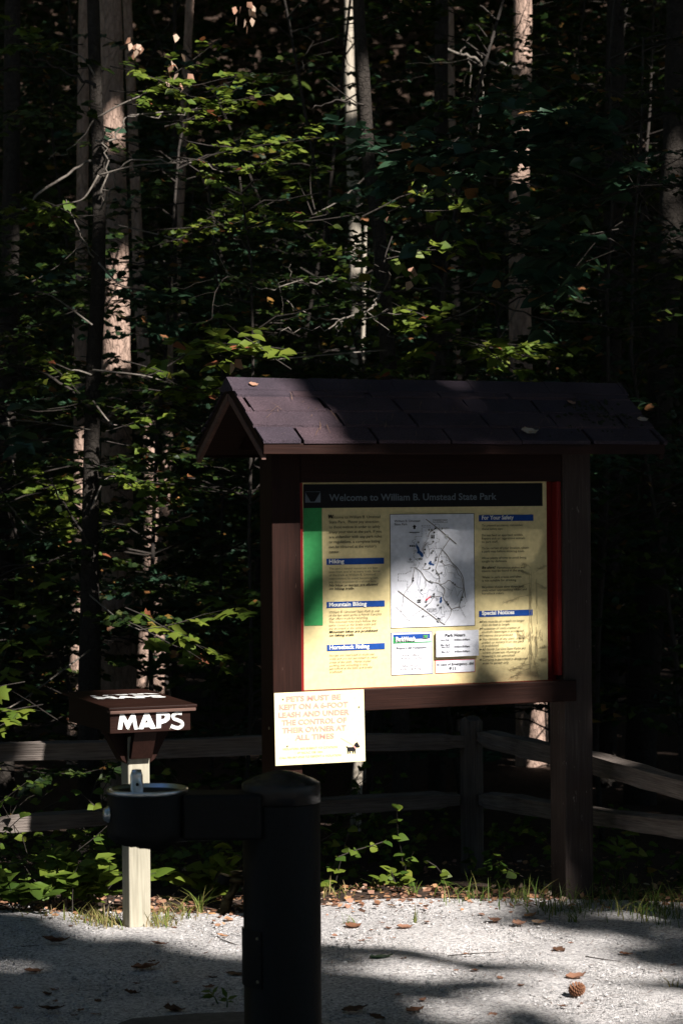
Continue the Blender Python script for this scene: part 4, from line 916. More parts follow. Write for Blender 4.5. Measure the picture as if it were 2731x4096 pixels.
limb(t_ctr, [(1850,1158),(1990,1215),(2130,1260),(2350,1300),(2620,1312)], 11.6, 14, 5, M['darktwig'], 'dead_branch')
limb(t_ctr, [(1537,1170),(1519,1180),(1496,1214),(1455,1250),(1373,1282),(1300,1314),(1180,1318),(1090,1338)], [12.2,12,11.7,11.6,11.6,11.6,11.6,11.6], 17, 5, M['twig'], 'dead_branch')
limb(t_ctr, [(1373,1284),(1352,1310),(1360,1345)], 11.6, 10, 4, M['twig'], 'dead_branch')
limb(t_ctr, [(1132,1193),(1180,1225),(1219,1254),(1280,1276),(1366,1276)], 11.6, 6, 7, M['twig'], 'dead_branch')
limb(t_ctr, [(1470,1250),(1540,1310),(1570,1350)], 11.6, 6, 3, M['twig'], 'dead_branch')
limb(t_ctr, [(1455,1275),(1560,1260),(1640,1262)], 11.6, 7, 3, M['twig'], 'dead_branch')
limb(t_ctr, [(1100,1150),(1150,1110),(1165,1060)], 11.8, 5, 3, M['twig'], 'dead_branch')
limb(t_pine, [(455,1110),(514,1076),(610,1015),(723,923),(871,827),(949,749),(990,640)], [15.9,15.5,15,14.6,14.3,14.2,14.2], 26, 10, M['darktwig'])
limb(t_k, [(22,862),(131,806),(244,710),(348,658),(449,618)], 14.6, 14, 20, M['twig'], 'dead_branch')
limb(t_dark, [(395,800),(423,697),(422,592),(418,540)], 12.4, 12, 7, M['twig'])
limb(t_dark, [(398,840),(440,760),(505,649),(627,645),(700,648),(784,653),(900,690)], [12.5,12.4,12.3,12.3,12.3,12.3,12.3], 14, 6, M['twig'])
limb(t_dark, [(385,560),(440,560),(496,496),(523,462),(627,466),(723,453),(830,420),(880,405)], 12.4, 13, 5, M['twig'])
limb(t_dark, [(380,350),(300,310),(200,260),(140,225),(115,190)], 12.4, 20, 8, M['darktwig'])
limb(t_dark, [(376,480),(300,575),(250,610),(190,640)], 12.5, 9, 4, M['twig'])
limb(t_dark, [(376,1030),(325,930),(295,860),(270,800)], 12.5, 10, 4, M['twig'])
limb(t_dark, [(365,2160),(400,2161),(491,2094),(596,2024),(701,1954),(772,1884),(877,1849),(1017,1796),(1090,1780)], 12.4, 34, 14, M['darktwig'])
limb(t_dark, [(370,1640),(300,1560),(180,1500),(90,1470),(0,1465)], 12.5, 20, 9, M['darktwig'])
limb(t_dark, [(362,2180),(300,2080),(220,1950),(160,1880)], 12.5, 18, 8, M['darktwig'])
limb(t_r, [(2070,275),(2030,265),(1921,246),(1848,219),(1775,187),(1747,155)], 17.7, 18, 14, M['twig'], 'dead_branch')
limb(t_r, [(1840,218),(1855,185),(1880,180),(1905,205),(1925,228)], 17.6, 8, 6, M['twig'], 'dead_branch')
limb(t_r, [(1921,250),(1930,347),(1920,420),(1911,502),(1905,540)], 17.6, 6, 4, M['twig'], 'vine')
limb(t_r, [(1870,230),(1880,300),(1875,380)], 17.6, 5, 4, M['twig'], 'vine')
limb(t_r, [(1990,240),(1985,200),(2010,170),(2060,150)], 17.6, 8, 4, M['twig'], 'dead_branch')
limb(t_w, [(1400,420),(1370,400),(1330,385)], 22.8, 18, 9, M['pale'])
limb(t_ctr, [(949,782),(895,830),(865,900),(872,1000),(905,1090),(940,1150),(968,1190)], 11.9, 4, 3, M['twig'], 'vine')
for a in [(290,800,12.5,.06),(330,690,14.6,.10),(423,660,12.4,.03,.9),(290,720,14.6,.08),(520,470,12.4,.07),(1400,1270,11.6,.12),(1490,1215,11.6,.08),(1250,1275,11.6,.10),(1200,1130,11.9,.07),(1860,222,17.7,.16),(1780,185,17.7,.1),(1960,255,17.7,.12),(1925,400,17.6,.1),(1450,100,22.8,.0)]: zone(*a)
for a in [(462,1180,16,.08,.6),(466,1270,16,.20),(466,1340,16,.18),(480,1400,16,.05),(450,1260,16,.10),(430,560,16,.04),(1394,60,23,.10),(1394,160,23,.12),(1396,240,23,.12),(1400,330,23,.09),(1385,420,23,.06),(2088,30,18,.12),(2090,75,18,.07),(2080,240,18,.05),(2070,640,18,.08),(2060,710,18,.05),(1456,1010,17,.07),
          (321,1830,17.5,.05),(322,1950,17.5,.06),(318,2080,17.5,.05),(310,2480,17.5,.06),(309,2600,17.5,.10),(306,2720,17.5,.08),(300,2880,17.5,.07),(605,1820,18,.08),(600,1870,18,.05),(604,2120,18,.06),(590,2230,18,.04),(578,2620,18,.09),(574,2720,18,.07),(637,2560,19.5,.06),(634,2700,19.5,.08),(2130,2880,18,.05),(2115,2980,18,.05),(2105,3100,18,.06),(1428,3060,14,.07),(2410,3120,16.5,.04),(5,3100,15,.05)]: zone(*a)

for a in [(1580,150,26,.5,.93),(1660,300,26,.4,.93),(2400,250,24,.45,.93),(2550,600,24,.4,.92),(1250,80,26,.45,.92),(1900,700,20,.3,.92),(2450,850,18,.3,.92),(2250,450,22,.35,.92),(1750,950,16,.25,.93),(1900,1010,16,.2,.93),(1250,1000,18,.2,.92),(1000,300,20,.3,.92),(820,200,20,.25,.92),(1700,600,22,.3,.92),(2300,1250,16,.25,.92),(1560,60,30,.6,.94),(2000,150,28,.5,.93),(2600,900,24,.3,.92)]: zone(*a)

# ------------------------------------------------------------------ leafy sprays reached by the sun (each belongs to a traced tree)
def bough(tree, path, Y, length, ang, n, size, m='leaf', templ='simple', dens=1.0, lit=None, spread=.5, woodmat='twig', tint=None, limb_w=(9,5)):
    """a bough from the trunk to a point, ending in n flat sprays; ang = picture angle of growth"""
    o = tree.location; P = pxline(path, Y, 4); fol = Foliage(); wood = MB(); end = P[-1]
    Yd = Y[-1] if hasattr(Y, '__len__') else Y
    wood.tube([p-o for p in P], [(limb_w[0]+(limb_w[1]-limb_w[0])*i/(len(P)-1))/2*Yd/F for i in range(len(P))], 5, True)
    w2 = MB()
    for i in range(n):
        a = ang+random.gauss(0, spread); d = Vector((math.cos(a), random.uniform(-.6,.5), math.sin(a)*.55))
        s0 = end + rv(.05) - d*length*.25 if i else end
        spray(fol, w2, s0, d, length*random.uniform(.7,1.15), size, dens, .0035)
    ob = wood.build('branch', M[woodmat], tree, True)
    w2.v = [tuple(Vector(v)-o) for v in w2.v]; w2.build('twig', M['darktwig'], tree)
    fol.P = [p-o for p in fol.P]
    k = None
    # test the sun paths in world space
    P_ = np.array([tuple(p+o) for p in fol.P]); D_ = nrm(np.array([tuple(d) for d in fol.D])); U_ = np.array([tuple(u) for u in fol.U]); S_ = np.array(fol.S); T_ = np.where(RNG.random(len(P_)) < .02, .98, (.4 if lit and m == 'leaf' else 0)+RNG.random(len(P_))*(.55 if lit and m == 'leaf' else .95)) if tint is None else tint[0]+(tint[1]-tint[0])*RNG.random(len(P_))  # lit boughs draw brighter tints: sunlight put into the leaf colour
    ob = leaves('foliage', P_-np.array(o), D_, U_, S_, M[m], tree, templ, T_, filt=False)
    for q in (lit or []): zone(*q)
B = bough
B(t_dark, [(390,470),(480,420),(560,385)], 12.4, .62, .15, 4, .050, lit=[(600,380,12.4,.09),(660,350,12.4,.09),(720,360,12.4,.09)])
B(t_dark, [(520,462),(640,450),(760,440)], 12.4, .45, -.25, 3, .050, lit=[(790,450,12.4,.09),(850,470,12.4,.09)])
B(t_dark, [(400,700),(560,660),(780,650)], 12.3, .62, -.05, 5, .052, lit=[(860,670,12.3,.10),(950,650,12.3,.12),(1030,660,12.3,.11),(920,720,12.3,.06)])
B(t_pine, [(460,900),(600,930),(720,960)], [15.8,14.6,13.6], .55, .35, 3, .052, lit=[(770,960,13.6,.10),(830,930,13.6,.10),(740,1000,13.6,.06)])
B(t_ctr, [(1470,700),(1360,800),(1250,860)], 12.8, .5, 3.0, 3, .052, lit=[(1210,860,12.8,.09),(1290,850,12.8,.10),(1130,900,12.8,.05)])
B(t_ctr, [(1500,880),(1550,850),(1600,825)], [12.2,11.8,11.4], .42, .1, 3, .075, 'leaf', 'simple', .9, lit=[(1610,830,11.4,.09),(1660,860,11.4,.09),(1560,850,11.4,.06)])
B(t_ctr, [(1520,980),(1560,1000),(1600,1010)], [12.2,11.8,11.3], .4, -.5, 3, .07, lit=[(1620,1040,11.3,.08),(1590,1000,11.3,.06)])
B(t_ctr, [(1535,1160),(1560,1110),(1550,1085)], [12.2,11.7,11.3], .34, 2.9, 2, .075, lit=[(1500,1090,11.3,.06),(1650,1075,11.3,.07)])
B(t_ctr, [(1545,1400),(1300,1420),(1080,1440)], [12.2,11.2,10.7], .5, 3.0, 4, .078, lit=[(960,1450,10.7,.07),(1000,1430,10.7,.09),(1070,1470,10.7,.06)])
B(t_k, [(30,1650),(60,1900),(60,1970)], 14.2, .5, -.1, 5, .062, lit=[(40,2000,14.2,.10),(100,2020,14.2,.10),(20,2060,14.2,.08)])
B(t_k, [(25,2000),(120,2120),(170,2140)], 14.2, .55, -.05, 6, .062, lit=[(150,2130,14.2,.12),(220,2160,14.2,.11),(290,2140,14.2,.09),(120,2190,14.2,.09),(330,2210,14.2,.06)])
B(t_dark, [(365,2040),(420,1920),(480,1905)], 12.2, .5, 0, 4, .075, lit=[(480,1900,12.2,.07),(560,1920,12.2,.07),(640,1930,12.2,.06)])
B(t_dark, [(360,2380),(480,2480),(560,2520)], [12.4,11.8,11.4], .6, -.1, 3, .085, 'leaf','lobed', .7, lit=[(720,2530,11.4,.08),(800,2570,11.4,.07),(520,2550,11.4,.06)])
B(t_dark, [(370,1600),(440,1690),(470,1700)], 12.3, .4, 0, 3, .065, lit=[(450,1710,12.3,.06)])
B(t_dark, [(368,1500),(300,1480),(260,1500)], 12.4, .45, 2.7, 3, .06, lit=[(250,1545,12.4,.06),(290,1480,12.4,.05)])
B(t_dark, [(395,700),(340,790),(290,810)], 12.4, .45, 2.9, 4, .065, 'leaf','lobed', lit=[(330,740,12.4,.06)])
B(t_dark, [(378,300),(330,230),(230,190)], 12.4, .4, 3.0, 3, .065, 'leaf','lobed')
B(t_f, [(2690,900),(2560,780),(2480,640)], [15.4,12,10.8], .55, 2.8, 6, .095, 'leafdull', woodmat='darktwig')
B(t_f, [(2690,700),(2520,560),(2300,500)], [15.4,12,10.6], .6, 3.1, 7, .095, 'leafdull', woodmat='darktwig')
B(t_f, [(2660,1200),(2480,980),(2350,960)], [15.4,12,10.8], .5, 3.2, 5, .11, 'leafdull', woodmat='darktwig', lit=[(2420,990,10.8,.03)])
B(t_f, [(2660,900),(2300,700),(2000,640)], [15.4,12,10.6], .55, 3.2, 6, .09, 'leafdull', woodmat='darktwig')
B(t_f, [(2660,1000),(2200,760),(1760,690)], [15.4,12,10.9], .5, 3.2, 5, .085, 'leafdull', woodmat='darktwig')
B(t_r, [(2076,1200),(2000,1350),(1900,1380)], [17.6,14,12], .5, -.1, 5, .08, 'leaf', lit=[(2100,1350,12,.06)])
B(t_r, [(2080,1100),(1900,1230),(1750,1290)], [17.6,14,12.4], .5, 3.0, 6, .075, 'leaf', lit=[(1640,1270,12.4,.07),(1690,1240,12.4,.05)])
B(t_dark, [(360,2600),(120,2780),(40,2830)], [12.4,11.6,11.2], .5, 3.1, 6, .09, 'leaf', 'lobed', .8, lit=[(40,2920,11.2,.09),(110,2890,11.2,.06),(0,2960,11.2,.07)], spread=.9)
B(t_dark, [(370,1300),(200,1180),(60,1160)], 12.2, .5, 3.1, 6, .08, 'leafdull', 'lobed')
B(t_dark, [(395,1050),(470,1130),(520,1150)], 12.2, .5, .0, 5, .075, 'leafdull', 'lobed')
B(t_dark, [(372,1480),(560,1500),(640,1520)], 12.2, .45, 0, 5, .07, 'leaf', lit=[(620,1480,12.2,.04)])
B(t_dark, [(362,1720),(180,1690),(60,1680)], [12.4,11.4,10.6], .5, 3.0, 4, .11, 'leafdull')
# hanging clusters of pale dead leaves and cones
def dead_cluster(tree, px, py, Y, n, size, r):
    o = np.array(at(px, py, Y)); P_ = o+RNG.normal(0, r, (n,3))*np.array([.6,.6,1]); D_ = np.column_stack([RNG.normal(0,.5,n), RNG.normal(0,.5,n), -np.ones(n)]); U_ = RNG.normal(0,1,(n,3))-SUN*-.8
    leaves('withered_leaves', P_-np.array(tree.location), D_, U_, size, M['dead'], tree, 'simple', np.where(RNG.random(n)<.5, .97, .72), filt=False); zone(px, py, Y, r*1.3)
dead_cluster(t_dark, 705, 285, 12.4, 14, .05, .05); dead_cluster(t_dark, 545, 175, 12.4, 9, .045, .035); dead_cluster(t_ctr, 985, 50, 13, 12, .05, .06); dead_cluster(t_ctr, 1645, 1085, 11.3, 4, .055, .022)
dead_cluster(t_ctr, 1550, 840, 11.4, 2, .06, .012); dead_cluster(t_ctr, 930, 1450, 10.7, 2, .06, .012); dead_cluster(t_dark, 700, 130, 12.4, 2, .05, .01)

# ------------------------------------------------------------------ understorey saplings filling the woods
def sapling(x, y, h, nb, size, label, m='leaf', templ='simple', lean=0):
    g = terrain(x, y); o = Vector((x, y, g)); e = empty('leafy_sapling', o, 0, label=label, cat='sapling', group='leafy saplings in the woods behind the fence')
    P = [Vector((0,0,-.1))]; d = Vector((lean+random.gauss(0,.06), random.gauss(0,.06), 1))
    for i in range(8): d = (d+rv(.06)).normalized(); d.z = max(d.z, .8); P.append(P[-1]+d*h/8)
    mb = MB(); mb.tube(P, [.013*(h/5)*(1-.8*i/8)+.004 for i in range(9)], 6, True)
    fol = Foliage(); wood = MB()
    for b in range(nb):
        t = random.uniform(.12, 1); i = min(7, int(t*8)); p = P[i].lerp(P[i+1], t*8-i); a = random.uniform(0, 6.28)
        dd = Vector((math.cos(a), math.sin(a), random.uniform(.0,.45))); L = (1.1-.6*t)*random.uniform(.7,1.4)
        q = p+dd*L*.45; wood.tube([p, p+dd*L*.25+Vector((0,0,.03)), q], [.007,.005,.004], 4, False)
        spray(fol, wood, q, dd, L*.8, size, 1.0, .004)
        if random.random() < .6: spray(fol, wood, p+dd*L*.2, dd+Vector((dd.y,-dd.x,0))*random.choice((-1,1)), L*.5, size, 1.0, .004)
    mb.add(wood.v, wood.f); mb.build('trunk', M['darktwig'], e, True)
    P_ = np.array([tuple(p+o) for p in fol.P]); k = keep(P_)
    T_ = RNG.random(len(P_))
    leaves('foliage', P_[k]-np.array(o), np.array([tuple(q) for q in fol.D])[k], np.array([tuple(q) for q in fol.U])[k], np.array(fol.S)[k], M[m], e, templ, T_[k], filt=False)
sap_spots = []
for Y in (13.2, 14.8, 16.8, 19, 21.5, 24.5, 28, 32):
    wdt = .30*Y+1.2; n = int(4+Y*.16)
    for i in range(n): sap_spots.append((-wdt/2+wdt*(i+random.uniform(.1,.9))/n, Y+random.uniform(-.7,.7)))
for x, y in sap_spots:
    h = random.uniform(.55, 1.15)*(1.6+.215*y+.8); sapling(x, y, h, int(18+h*4.6), random.uniform(.045,.07) + (.02 if y > 22 else 0), 'leafy green sapling among the dark woods behind the fence', random.choice(['leafshade','leafshade','leafshade','leafdull']), random.choice(['simple','simple','quad']))

# far woods as one mass
def woods():
    n = 230000; y = 28+20*RNG.random(n); x = (RNG.random(n)-.5)*(.36*y+6); z = np.array([terrain(a,b) for a,b in zip(x,y)])+ (3+.26*y)*RNG.random(n)
    P = np.column_stack([x,y,z])+RNG.normal(0,.25,(n,3)); D = np.column_stack([RNG.normal(0,1,(n,2)), RNG.normal(-.15,.25,n)]); U = np.column_stack([RNG.normal(0,.4,n), RNG.normal(-.3,.4,n), np.ones(n)])
    # clumped: keep leaves near random centres
    c = np.column_stack([(RNG.random(1000)-.5)*22, 30+18*RNG.random(1000), 17*RNG.random(1000)-.5]); dmin = np.full(n, 9.)
    for q in c: dmin = np.minimum(dmin, np.linalg.norm((P-q)*np.array([1,1,1.8]), axis=1))
    k = dmin < RNG.uniform(.6, 1.7, n); o = leaves('distant_woods', P[k], D[k], U[k], RNG.uniform(.09,.2,k.sum()), M['leafshade'], None, 'quad', RNG.random(k.sum())); tag(o, 'far mass of woodland foliage behind all the trunks', 'woodland', kind='stuff')
woods()

# ------------------------------------------------------------------ plants along the fence line
def vine_mat():
    f = Foliage(); w = MB()
    for _ in range(330):
        y = random.uniform(9.85, 13.5); x = random.uniform(-.16*y-.2, .15*y); 
        if x > .35 and random.random() < .55: continue
        z = terrain(x, y); h = random.uniform(.08, .42)*(1.25 if x < .2 else .7); p = Vector((x,y,z)); d = Vector((random.gauss(0,.5), random.gauss(-.2,.4), 1)); pts = [p.copy()]
        m_ = random.randint(3,7)
        for i in range(m_):
            d = (d+rv(.3)).normalized(); d.z = abs(d.z)*.7+.15; p = p+d*h/m_*1.6; pts.append(p.copy())
            for s in range(2):
                a = random.uniform(0,6.28); f.leaf(p, Vector((math.cos(a), math.sin(a)-.4, random.uniform(-.5,.1))), Vector((0,-.5,1))+rv(.4), random.uniform(.026,.055))
        w.tube(pts, .0022, 3, False)
    o = leaves('undergrowth', f.P, f.D, f.U, f.S, M['leaf'], None, 'heart', RNG.random(len(f.P))*.956); tag(o, 'dense low leafy undergrowth below the rails', 'undergrowth', kind='stuff')
    w.build('undergrowth_stems', M['darktwig'], o)
for a in [(330,3570,9.8,.09),(400,3590,9.8,.08),(260,3600,9.8,.07),(420,3500,9.85,.07),(440,3560,9.8,.07),(860,3440,9.95,.06),(800,3560,9.9,.09),(900,3570,9.9,.09),(1400,3540,9.75,.07),(1330,3550,9.7,.06),(1560,3560,10.1,.08),(1600,3560,10.1,.06),(700,3580,9.9,.07),(1480,3560,9.9,.05),(850,3090,11,.04),(210,3370,10.3,.04)]: zone(*a)
vine_mat()
def plant(name, label, cat, px, py, h, n, size, templ, m='leaf', spread=.35, mode='bush', tint=(.35,.85), wscale=1.0, group=None):
    b = onground(px, py); b.z = terrain(b.x, b.y); e = empty(name, b, 0, label=label, cat=cat, group=group); f = Foliage(); w = MB()
    for i in range(n):
        d = Vector((random.gauss(0,spread), random.gauss(-.1,spread), 1)).normalized(); L = h*random.uniform(.55,1.1); p = Vector((random.gauss(0,.03), random.gauss(0,.03), 0)); pts = [p.copy()]
        for j in range(5):
            d = (d+rv(.10)+Vector((d.x*.12,d.y*.12,-.04))).normalized(); p = p+d*L/5; pts.append(p.copy())
            if j >= (1 if mode == 'bush' else 2):
                for s in range(2):
                    a = random.uniform(0,6.28); f.leaf(p, Vector((math.cos(a), math.sin(a)-.2, random.uniform(-.35,.35)))+d*.4, Vector((0,-.4,1))+rv(.35), size*random.uniform(.7,1.2))
        w.tube(pts, [.003,.003,.0025,.002,.0015,.001], 4, False)
    w.build('stem', M['grass'] if mode != 'bush' else M['darktwig'], e)
    leaves('foliage', f.P, f.D, f.U, f.S, M[m], e, templ, tint[0]+(tint[1]-tint[0])*RNG.random(len(f.P)), filt=False, wscale=wscale); return e
plant('leafy_plant', 'bright bushy plant with pointed leaves left of the map post', 'plant', 262, 3640, .22, 14, .085, 'simple', wscale=.7)
plant('ivy_plant', 'sunlit plant of rounded toothed leaves beside the map post', 'plant', 395, 3640, .30, 8, .075, 'heart')
plant('ivy_plant', 'bright heart leaf seedling behind gravel edge at kiosk middle', 'plant', 1575, 3580, .10, 3, .045, 'heart')
plant('leafy_plant', 'slender plant with narrow drooping leaves right of kiosk post', 'plant', 2440, 3570, .30, 4, .085, 'simple', wscale=.55, spread=.25, mode='stalk')
plant('ivy_plant', 'low patch of rounded leaves right behind the fountain arm', 'plant', 840, 3590, .22, 9, .07, 'heart')
plant('ivy_plant', 'leafy clump in the dark left of the leafy bushy plant', 'plant', 90, 3650, .2, 6, .075, 'heart', tint=(.1,.6))
plant('seedling', 'tiny green seedling in gravel near the fountain foot', 'plant', 908, 4015, .055, 2, .04, 'simple', wscale=.5, mode='stalk')
# grass: blades as tapered strips
def grass(name, label, spots, hmin, hmax, tint, stuff=True, group=None):
    V = []; Fc = []; T = []
    loc = spots[0] if not stuff else (0,0,0)
    for (x, y, z) in spots:
        h = random.uniform(hmin, hmax); a = random.uniform(0, 6.28); bend = random.uniform(.2,1.7); w = random.uniform(.0018,.0035); dx, dy = math.cos(a), math.sin(a); sx, sy = -dy, dx; n = len(V); tt = tint[0]+(tint[1]-tint[0])*random.random()
        for i in range(4):
            t = i/4; ww = w*(1-t*.8); cx = x+dx*h*bend*t*t*.8; cy = y+dy*h*bend*t*t*.8; cz = z-.005+h*(t-.35*bend*t*t)
            V += [(cx-sx*ww, cy-sy*ww, cz), (cx+sx*ww, cy+sy*ww, cz)]
        V.append((x+dx*h*bend*.8, y+dy*h*bend*.8, z+h*(1-.35*bend))); T += [tt]*9
        Fc += [(n,n+1,n+3,n+2),(n+2,n+3,n+5,n+4),(n+4,n+5,n+7,n+6),(n+6,n+7,n+8)]
    me = bpy.data.meshes.new(name); me.from_pydata(V, [], Fc); at_ = me.attributes.new('tint','FLOAT','POINT'); at_.data.foreach_set('value', T)
    return tag(link(name, me, M['grass']), label, 'grass', group, 'stuff' if stuff else None)
def scat(px, py, n, sx, sy):
    out = []
    for _ in range(n):
        q = onground(px+random.gauss(0,sx), py+random.gauss(0,sy)); out.append((q.x, q.y, terrain(q.x, q.y)))
    return out
grass('grass', 'green grass round the foot of the right kiosk post', scat(2050,3600,90,130,16)+scat(2250,3640,80,100,20)+scat(2520,3610,210,150,34)+scat(2650,3650,160,90,30)+scat(1900,3610,40,70,14), .03, .14, (.1,.85))
grass('grass', 'dry tawny grass along the gravel edge by the map post', scat(430,3690,170,60,12)+scat(640,3690,90,35,14)+scat(240,3680,50,80,10)+scat(700,3660,60,70,12)+scat(1330,3590,40,50,10), .03, .10, (.5,1))
def tuft(px, py, n, h, label, tint=(.3,.85)):
    q = onground(px, py); z = terrain(q.x, q.y); g = grass('grass_tuft', label, [(random.gauss(0,.012), random.gauss(0,.012), 0) for _ in range(n)], h*.5, h, tint, True); del g['kind']; g.location = (q.x, q.y, z); g['category'] = 'grass tuft'
tuft(800, 3640, 30, .16, 'bright long bladed grass tuft right of the map post'); tuft(735, 3640, 18, .11, 'short sunlit grass tuft nearest the map post', (.5,1)); tuft(1500, 3580, 20, .11, 'bright grass tuft just right of the black pedestal')
tuft(1650, 3590, 20, .09, 'small grass tuft left of the fence corner post foot', (.3,1)); tuft(1660, 3690, 7, .10, 'sparse green blades standing alone in the sunlit gravel'); tuft(1390, 3700, 9, .08, 'flattened yellow green grass lying on sunlit gravel', (.4,.8)); tuft(2290, 3690, 14, .11, 'grass blades against the front of the right kiosk post', (.2,.7)); tuft(2700, 3950, 9, .07, 'dry pale grass wisp at the right picture edge', (.8,1))
# leaf litter along the edge
def litter():
    n = 2300; P = []; 
    for _ in range(n):
        x = random.uniform(-1.8, 1.8); y = edge_y(x)+random.gauss(.1,.17) if random.random() < .75 else edge_y(x)+random.uniform(0,3); P.append((x, y, terrain(x, y)+random.uniform(.002,.014)))
    D = np.column_stack([RNG.normal(0,1,(n,2)), RNG.normal(0,.25,n)]); U = np.column_stack([RNG.normal(0,.45,(n,2)), np.ones(n)])
    tag(leaves('leaf_litter', P, D, U, RNG.uniform(.01,.042,n), M['dead'], None, 'simple', .25+.75*RNG.random(n)**.8, filt=False), 'brown dead leaf litter along the edge of the gravel', 'leaf litter', kind='stuff')
litter()
def needles(name, label, n, place, parent=None):
    mb = MB()
    for _ in range(n):
        p, nx = place(); a = random.uniform(0, 6.28); L = random.uniform(.02,.075); d = Vector((math.cos(a), math.sin(a), 0)); d.z = d.dot(nx) if nx else 0; s_ = Vector((-d.y, d.x, 0))*.0009; m_ = p+d*L*.5+Vector((0,0,.003))+s_*random.uniform(-4,4)
        q = p+d*L; mb.add([p-s_, p+s_, m_+s_, m_-s_, q], [(0,1,2,3),(3,2,4)])
    return mb.build(name, M['needle'], parent)
M['needle'] = noisy('pine_needles', [(.3,(.07,.04,.025)), (.7,(.26,.15,.09))], (30,30,30), .8, 0)
def on_path():
    y = random.uniform(7.3, 9.55); x = random.uniform(-.16*y-.1, .16*y+.1); return Vector((x, y, terrain(x, y)+.006)), None
tag(needles('needle_litter', 'brown pine needles scattered thinly over the gravel', 1100, on_path), 'brown pine needles scattered thinly over the gravel', 'needles', kind='stuff')
def on_shingle():
    d = abs(random.triangular(.01, .34, .3)); return Vector((random.uniform(RX0+.03, RX1-.06), -d, RZ-d*sl+.017)), Vector((0, sl, 0))
needles('needle_litter', '', 90, on_shingle, roof)['kind'] = 'stuff'
# single fallen leaves on the path
LB = {}
def fallen(px, py, size, rot, tint, label, group=None, curl=.5, templ='simple', m='dead'):
    q = onground(px, py); z = terrain(q.x, q.y); a = math.radians(rot); tv, tf = TEMPL[templ]
    n = 9; mb = MB(); nx = 9
    prof = {'simple': lambda t: .34*math.sin(math.pi*min(1, t**.8))*(1+.12*math.sin(19*t)), 'lobed': lambda t: .42*math.sin(math.pi*t**.75)*(.72+.38*abs(math.sin(9*t)))}[templ]
    for i in range(nx):
        t = i/(nx-1); w = max(.004, prof(t))
        for s in (-1,-.5,0,.5,1):
            mb.v.append((size*(t-.5), size*w*s, size*(.05+curl*.55*(w*s)**2*2.2 + curl*.35*(t-.5)**2*2 + .03*math.sin(13*t+5*s)) ))
    for i in range(nx-1):
        for k in range(4): mb.f.append((i*5+k, i*5+k+1, (i+1)*5+k+1, (i+1)*5+k))
    for i in range(4): mb.v.append((size*(-.5-.09*i), size*.02*i*i*.3, size*(.06+.02*i)))
    mm = MB(); b = len(mb.v)-4; mb.f += [(b,b+1,b+2),(b+1,b+2,b+3)]
    o = mb.build('fallen_leaf', M[m], None, True); at_ = o.data.attributes.new('tint','FLOAT','POINT'); at_.data.foreach_set('value', [tint+random.uniform(-.05,.05) for _ in o.data.vertices])
    o.location = (q.x, q.y, z+.003); o.rotation_euler = (random.uniform(-.15,.15), random.uniform(-.15,.15), a); tag(o, label, 'fallen leaf', group); return o
c4 = lambda x, y: (1000+x*1.104, 2700+y*1.104); c5b = lambda x, y: (x*.829, 3400+y*.829)
for (xy, s, r, t, l) in [(c4(1015,882),.075,40,.86,'bright orange dead leaf in front of the fence corner'),(c4(885,900),.085,70,.55,'large tan dead leaf standing on edge left of orange leaf'),(c4(975,908),.07,10,.6,'tan dead leaf flat on gravel just right of the upright tan leaf'),(c4(1045,902),.07,-20,.95,'pale yellowish dead leaf beside the bright orange leaf'),
    (c4(1120,995),.07,-60,.05,'dark brown curled leaf standing on the right gravel'),(c4(1180,1100),.09,15,.5,'pale brown dead leaf just above the pine cone'),(c4(1360,1005),.06,0,.35,'brown dead leaf on shaded gravel far right'),(c4(375,915),.085,35,.3,'curled brown leaf beside the flattened grass on gravel'),(c4(560,920),.08,20,.55,'tan dead leaf on the brightest gravel right of pedestal'),(c4(640,902),.05,80,.7,'small reddish leaf under the sparse green blades'),
    (c4(555,1045),.05,60,.1,'small dark curled leaf right of the green fallen leaf'),(c4(600,1222),.08,30,.3,'brown curled leaf at the bottom edge right of pedestal'),(c4(460,1250),.075,-40,.05,'dark crumpled leaf at the bottom edge beside pedestal'),(c4(380,1222),.10,5,.03,'long dark flat leaf near the pedestal foot'),
    (c5b(770,462),.075,0,.72,'orange brown leaf on shaded gravel right of map post'),(c5b(705,572),.12,5,.38,'long curled brown leaf in the middle of left gravel'),(c5b(165,585),.085,20,.25,'folded brown leaf on gravel at the far left'),(c5b(640,685),.07,20,.1,'small dark leaf on the shaded lower left gravel'),(c5b(230,690),.045,50,.1,'tiny dark curled leaf below the folded brown leaf'),(c5b(1140,612),.085,5,.02,'dark flat leaf touching the left side of pedestal'),(c5b(250,770),.10,10,.03,'wide dark leaf lowest on the left gravel'),(c5b(840,775),.085,10,.05,'dark jagged leaf at the gravel bottom left of pedestal'),(c5b(270,458),.12,12,.15,'long thin brown leaf in shade below the map post grass'),(c5b(1075,418),.06,-10,.8,'pale orange leaf on bright gravel left of the pedestal')]:
    fallen(*xy, s*.82, r, t, l, templ=random.choice(['simple','lobed']), curl=random.uniform(.4,1.1))
fallen(*c4(475,1042), .085, 20, .5, 'green fallen leaf on shaded gravel right of pedestal', m='leafdull', templ='lobed')
for i in range(46):
    px, py = random.uniform(30, 2700), random.uniform(3690, 4080)
    if 940 < px < 1320: continue
    fallen(px, py, random.uniform(.02,.045), random.uniform(0,360), random.uniform(.1,.75), 'small brown leaf scrap lying on the gravel path', 'small leaf scraps on the gravel', random.uniform(.3,1))
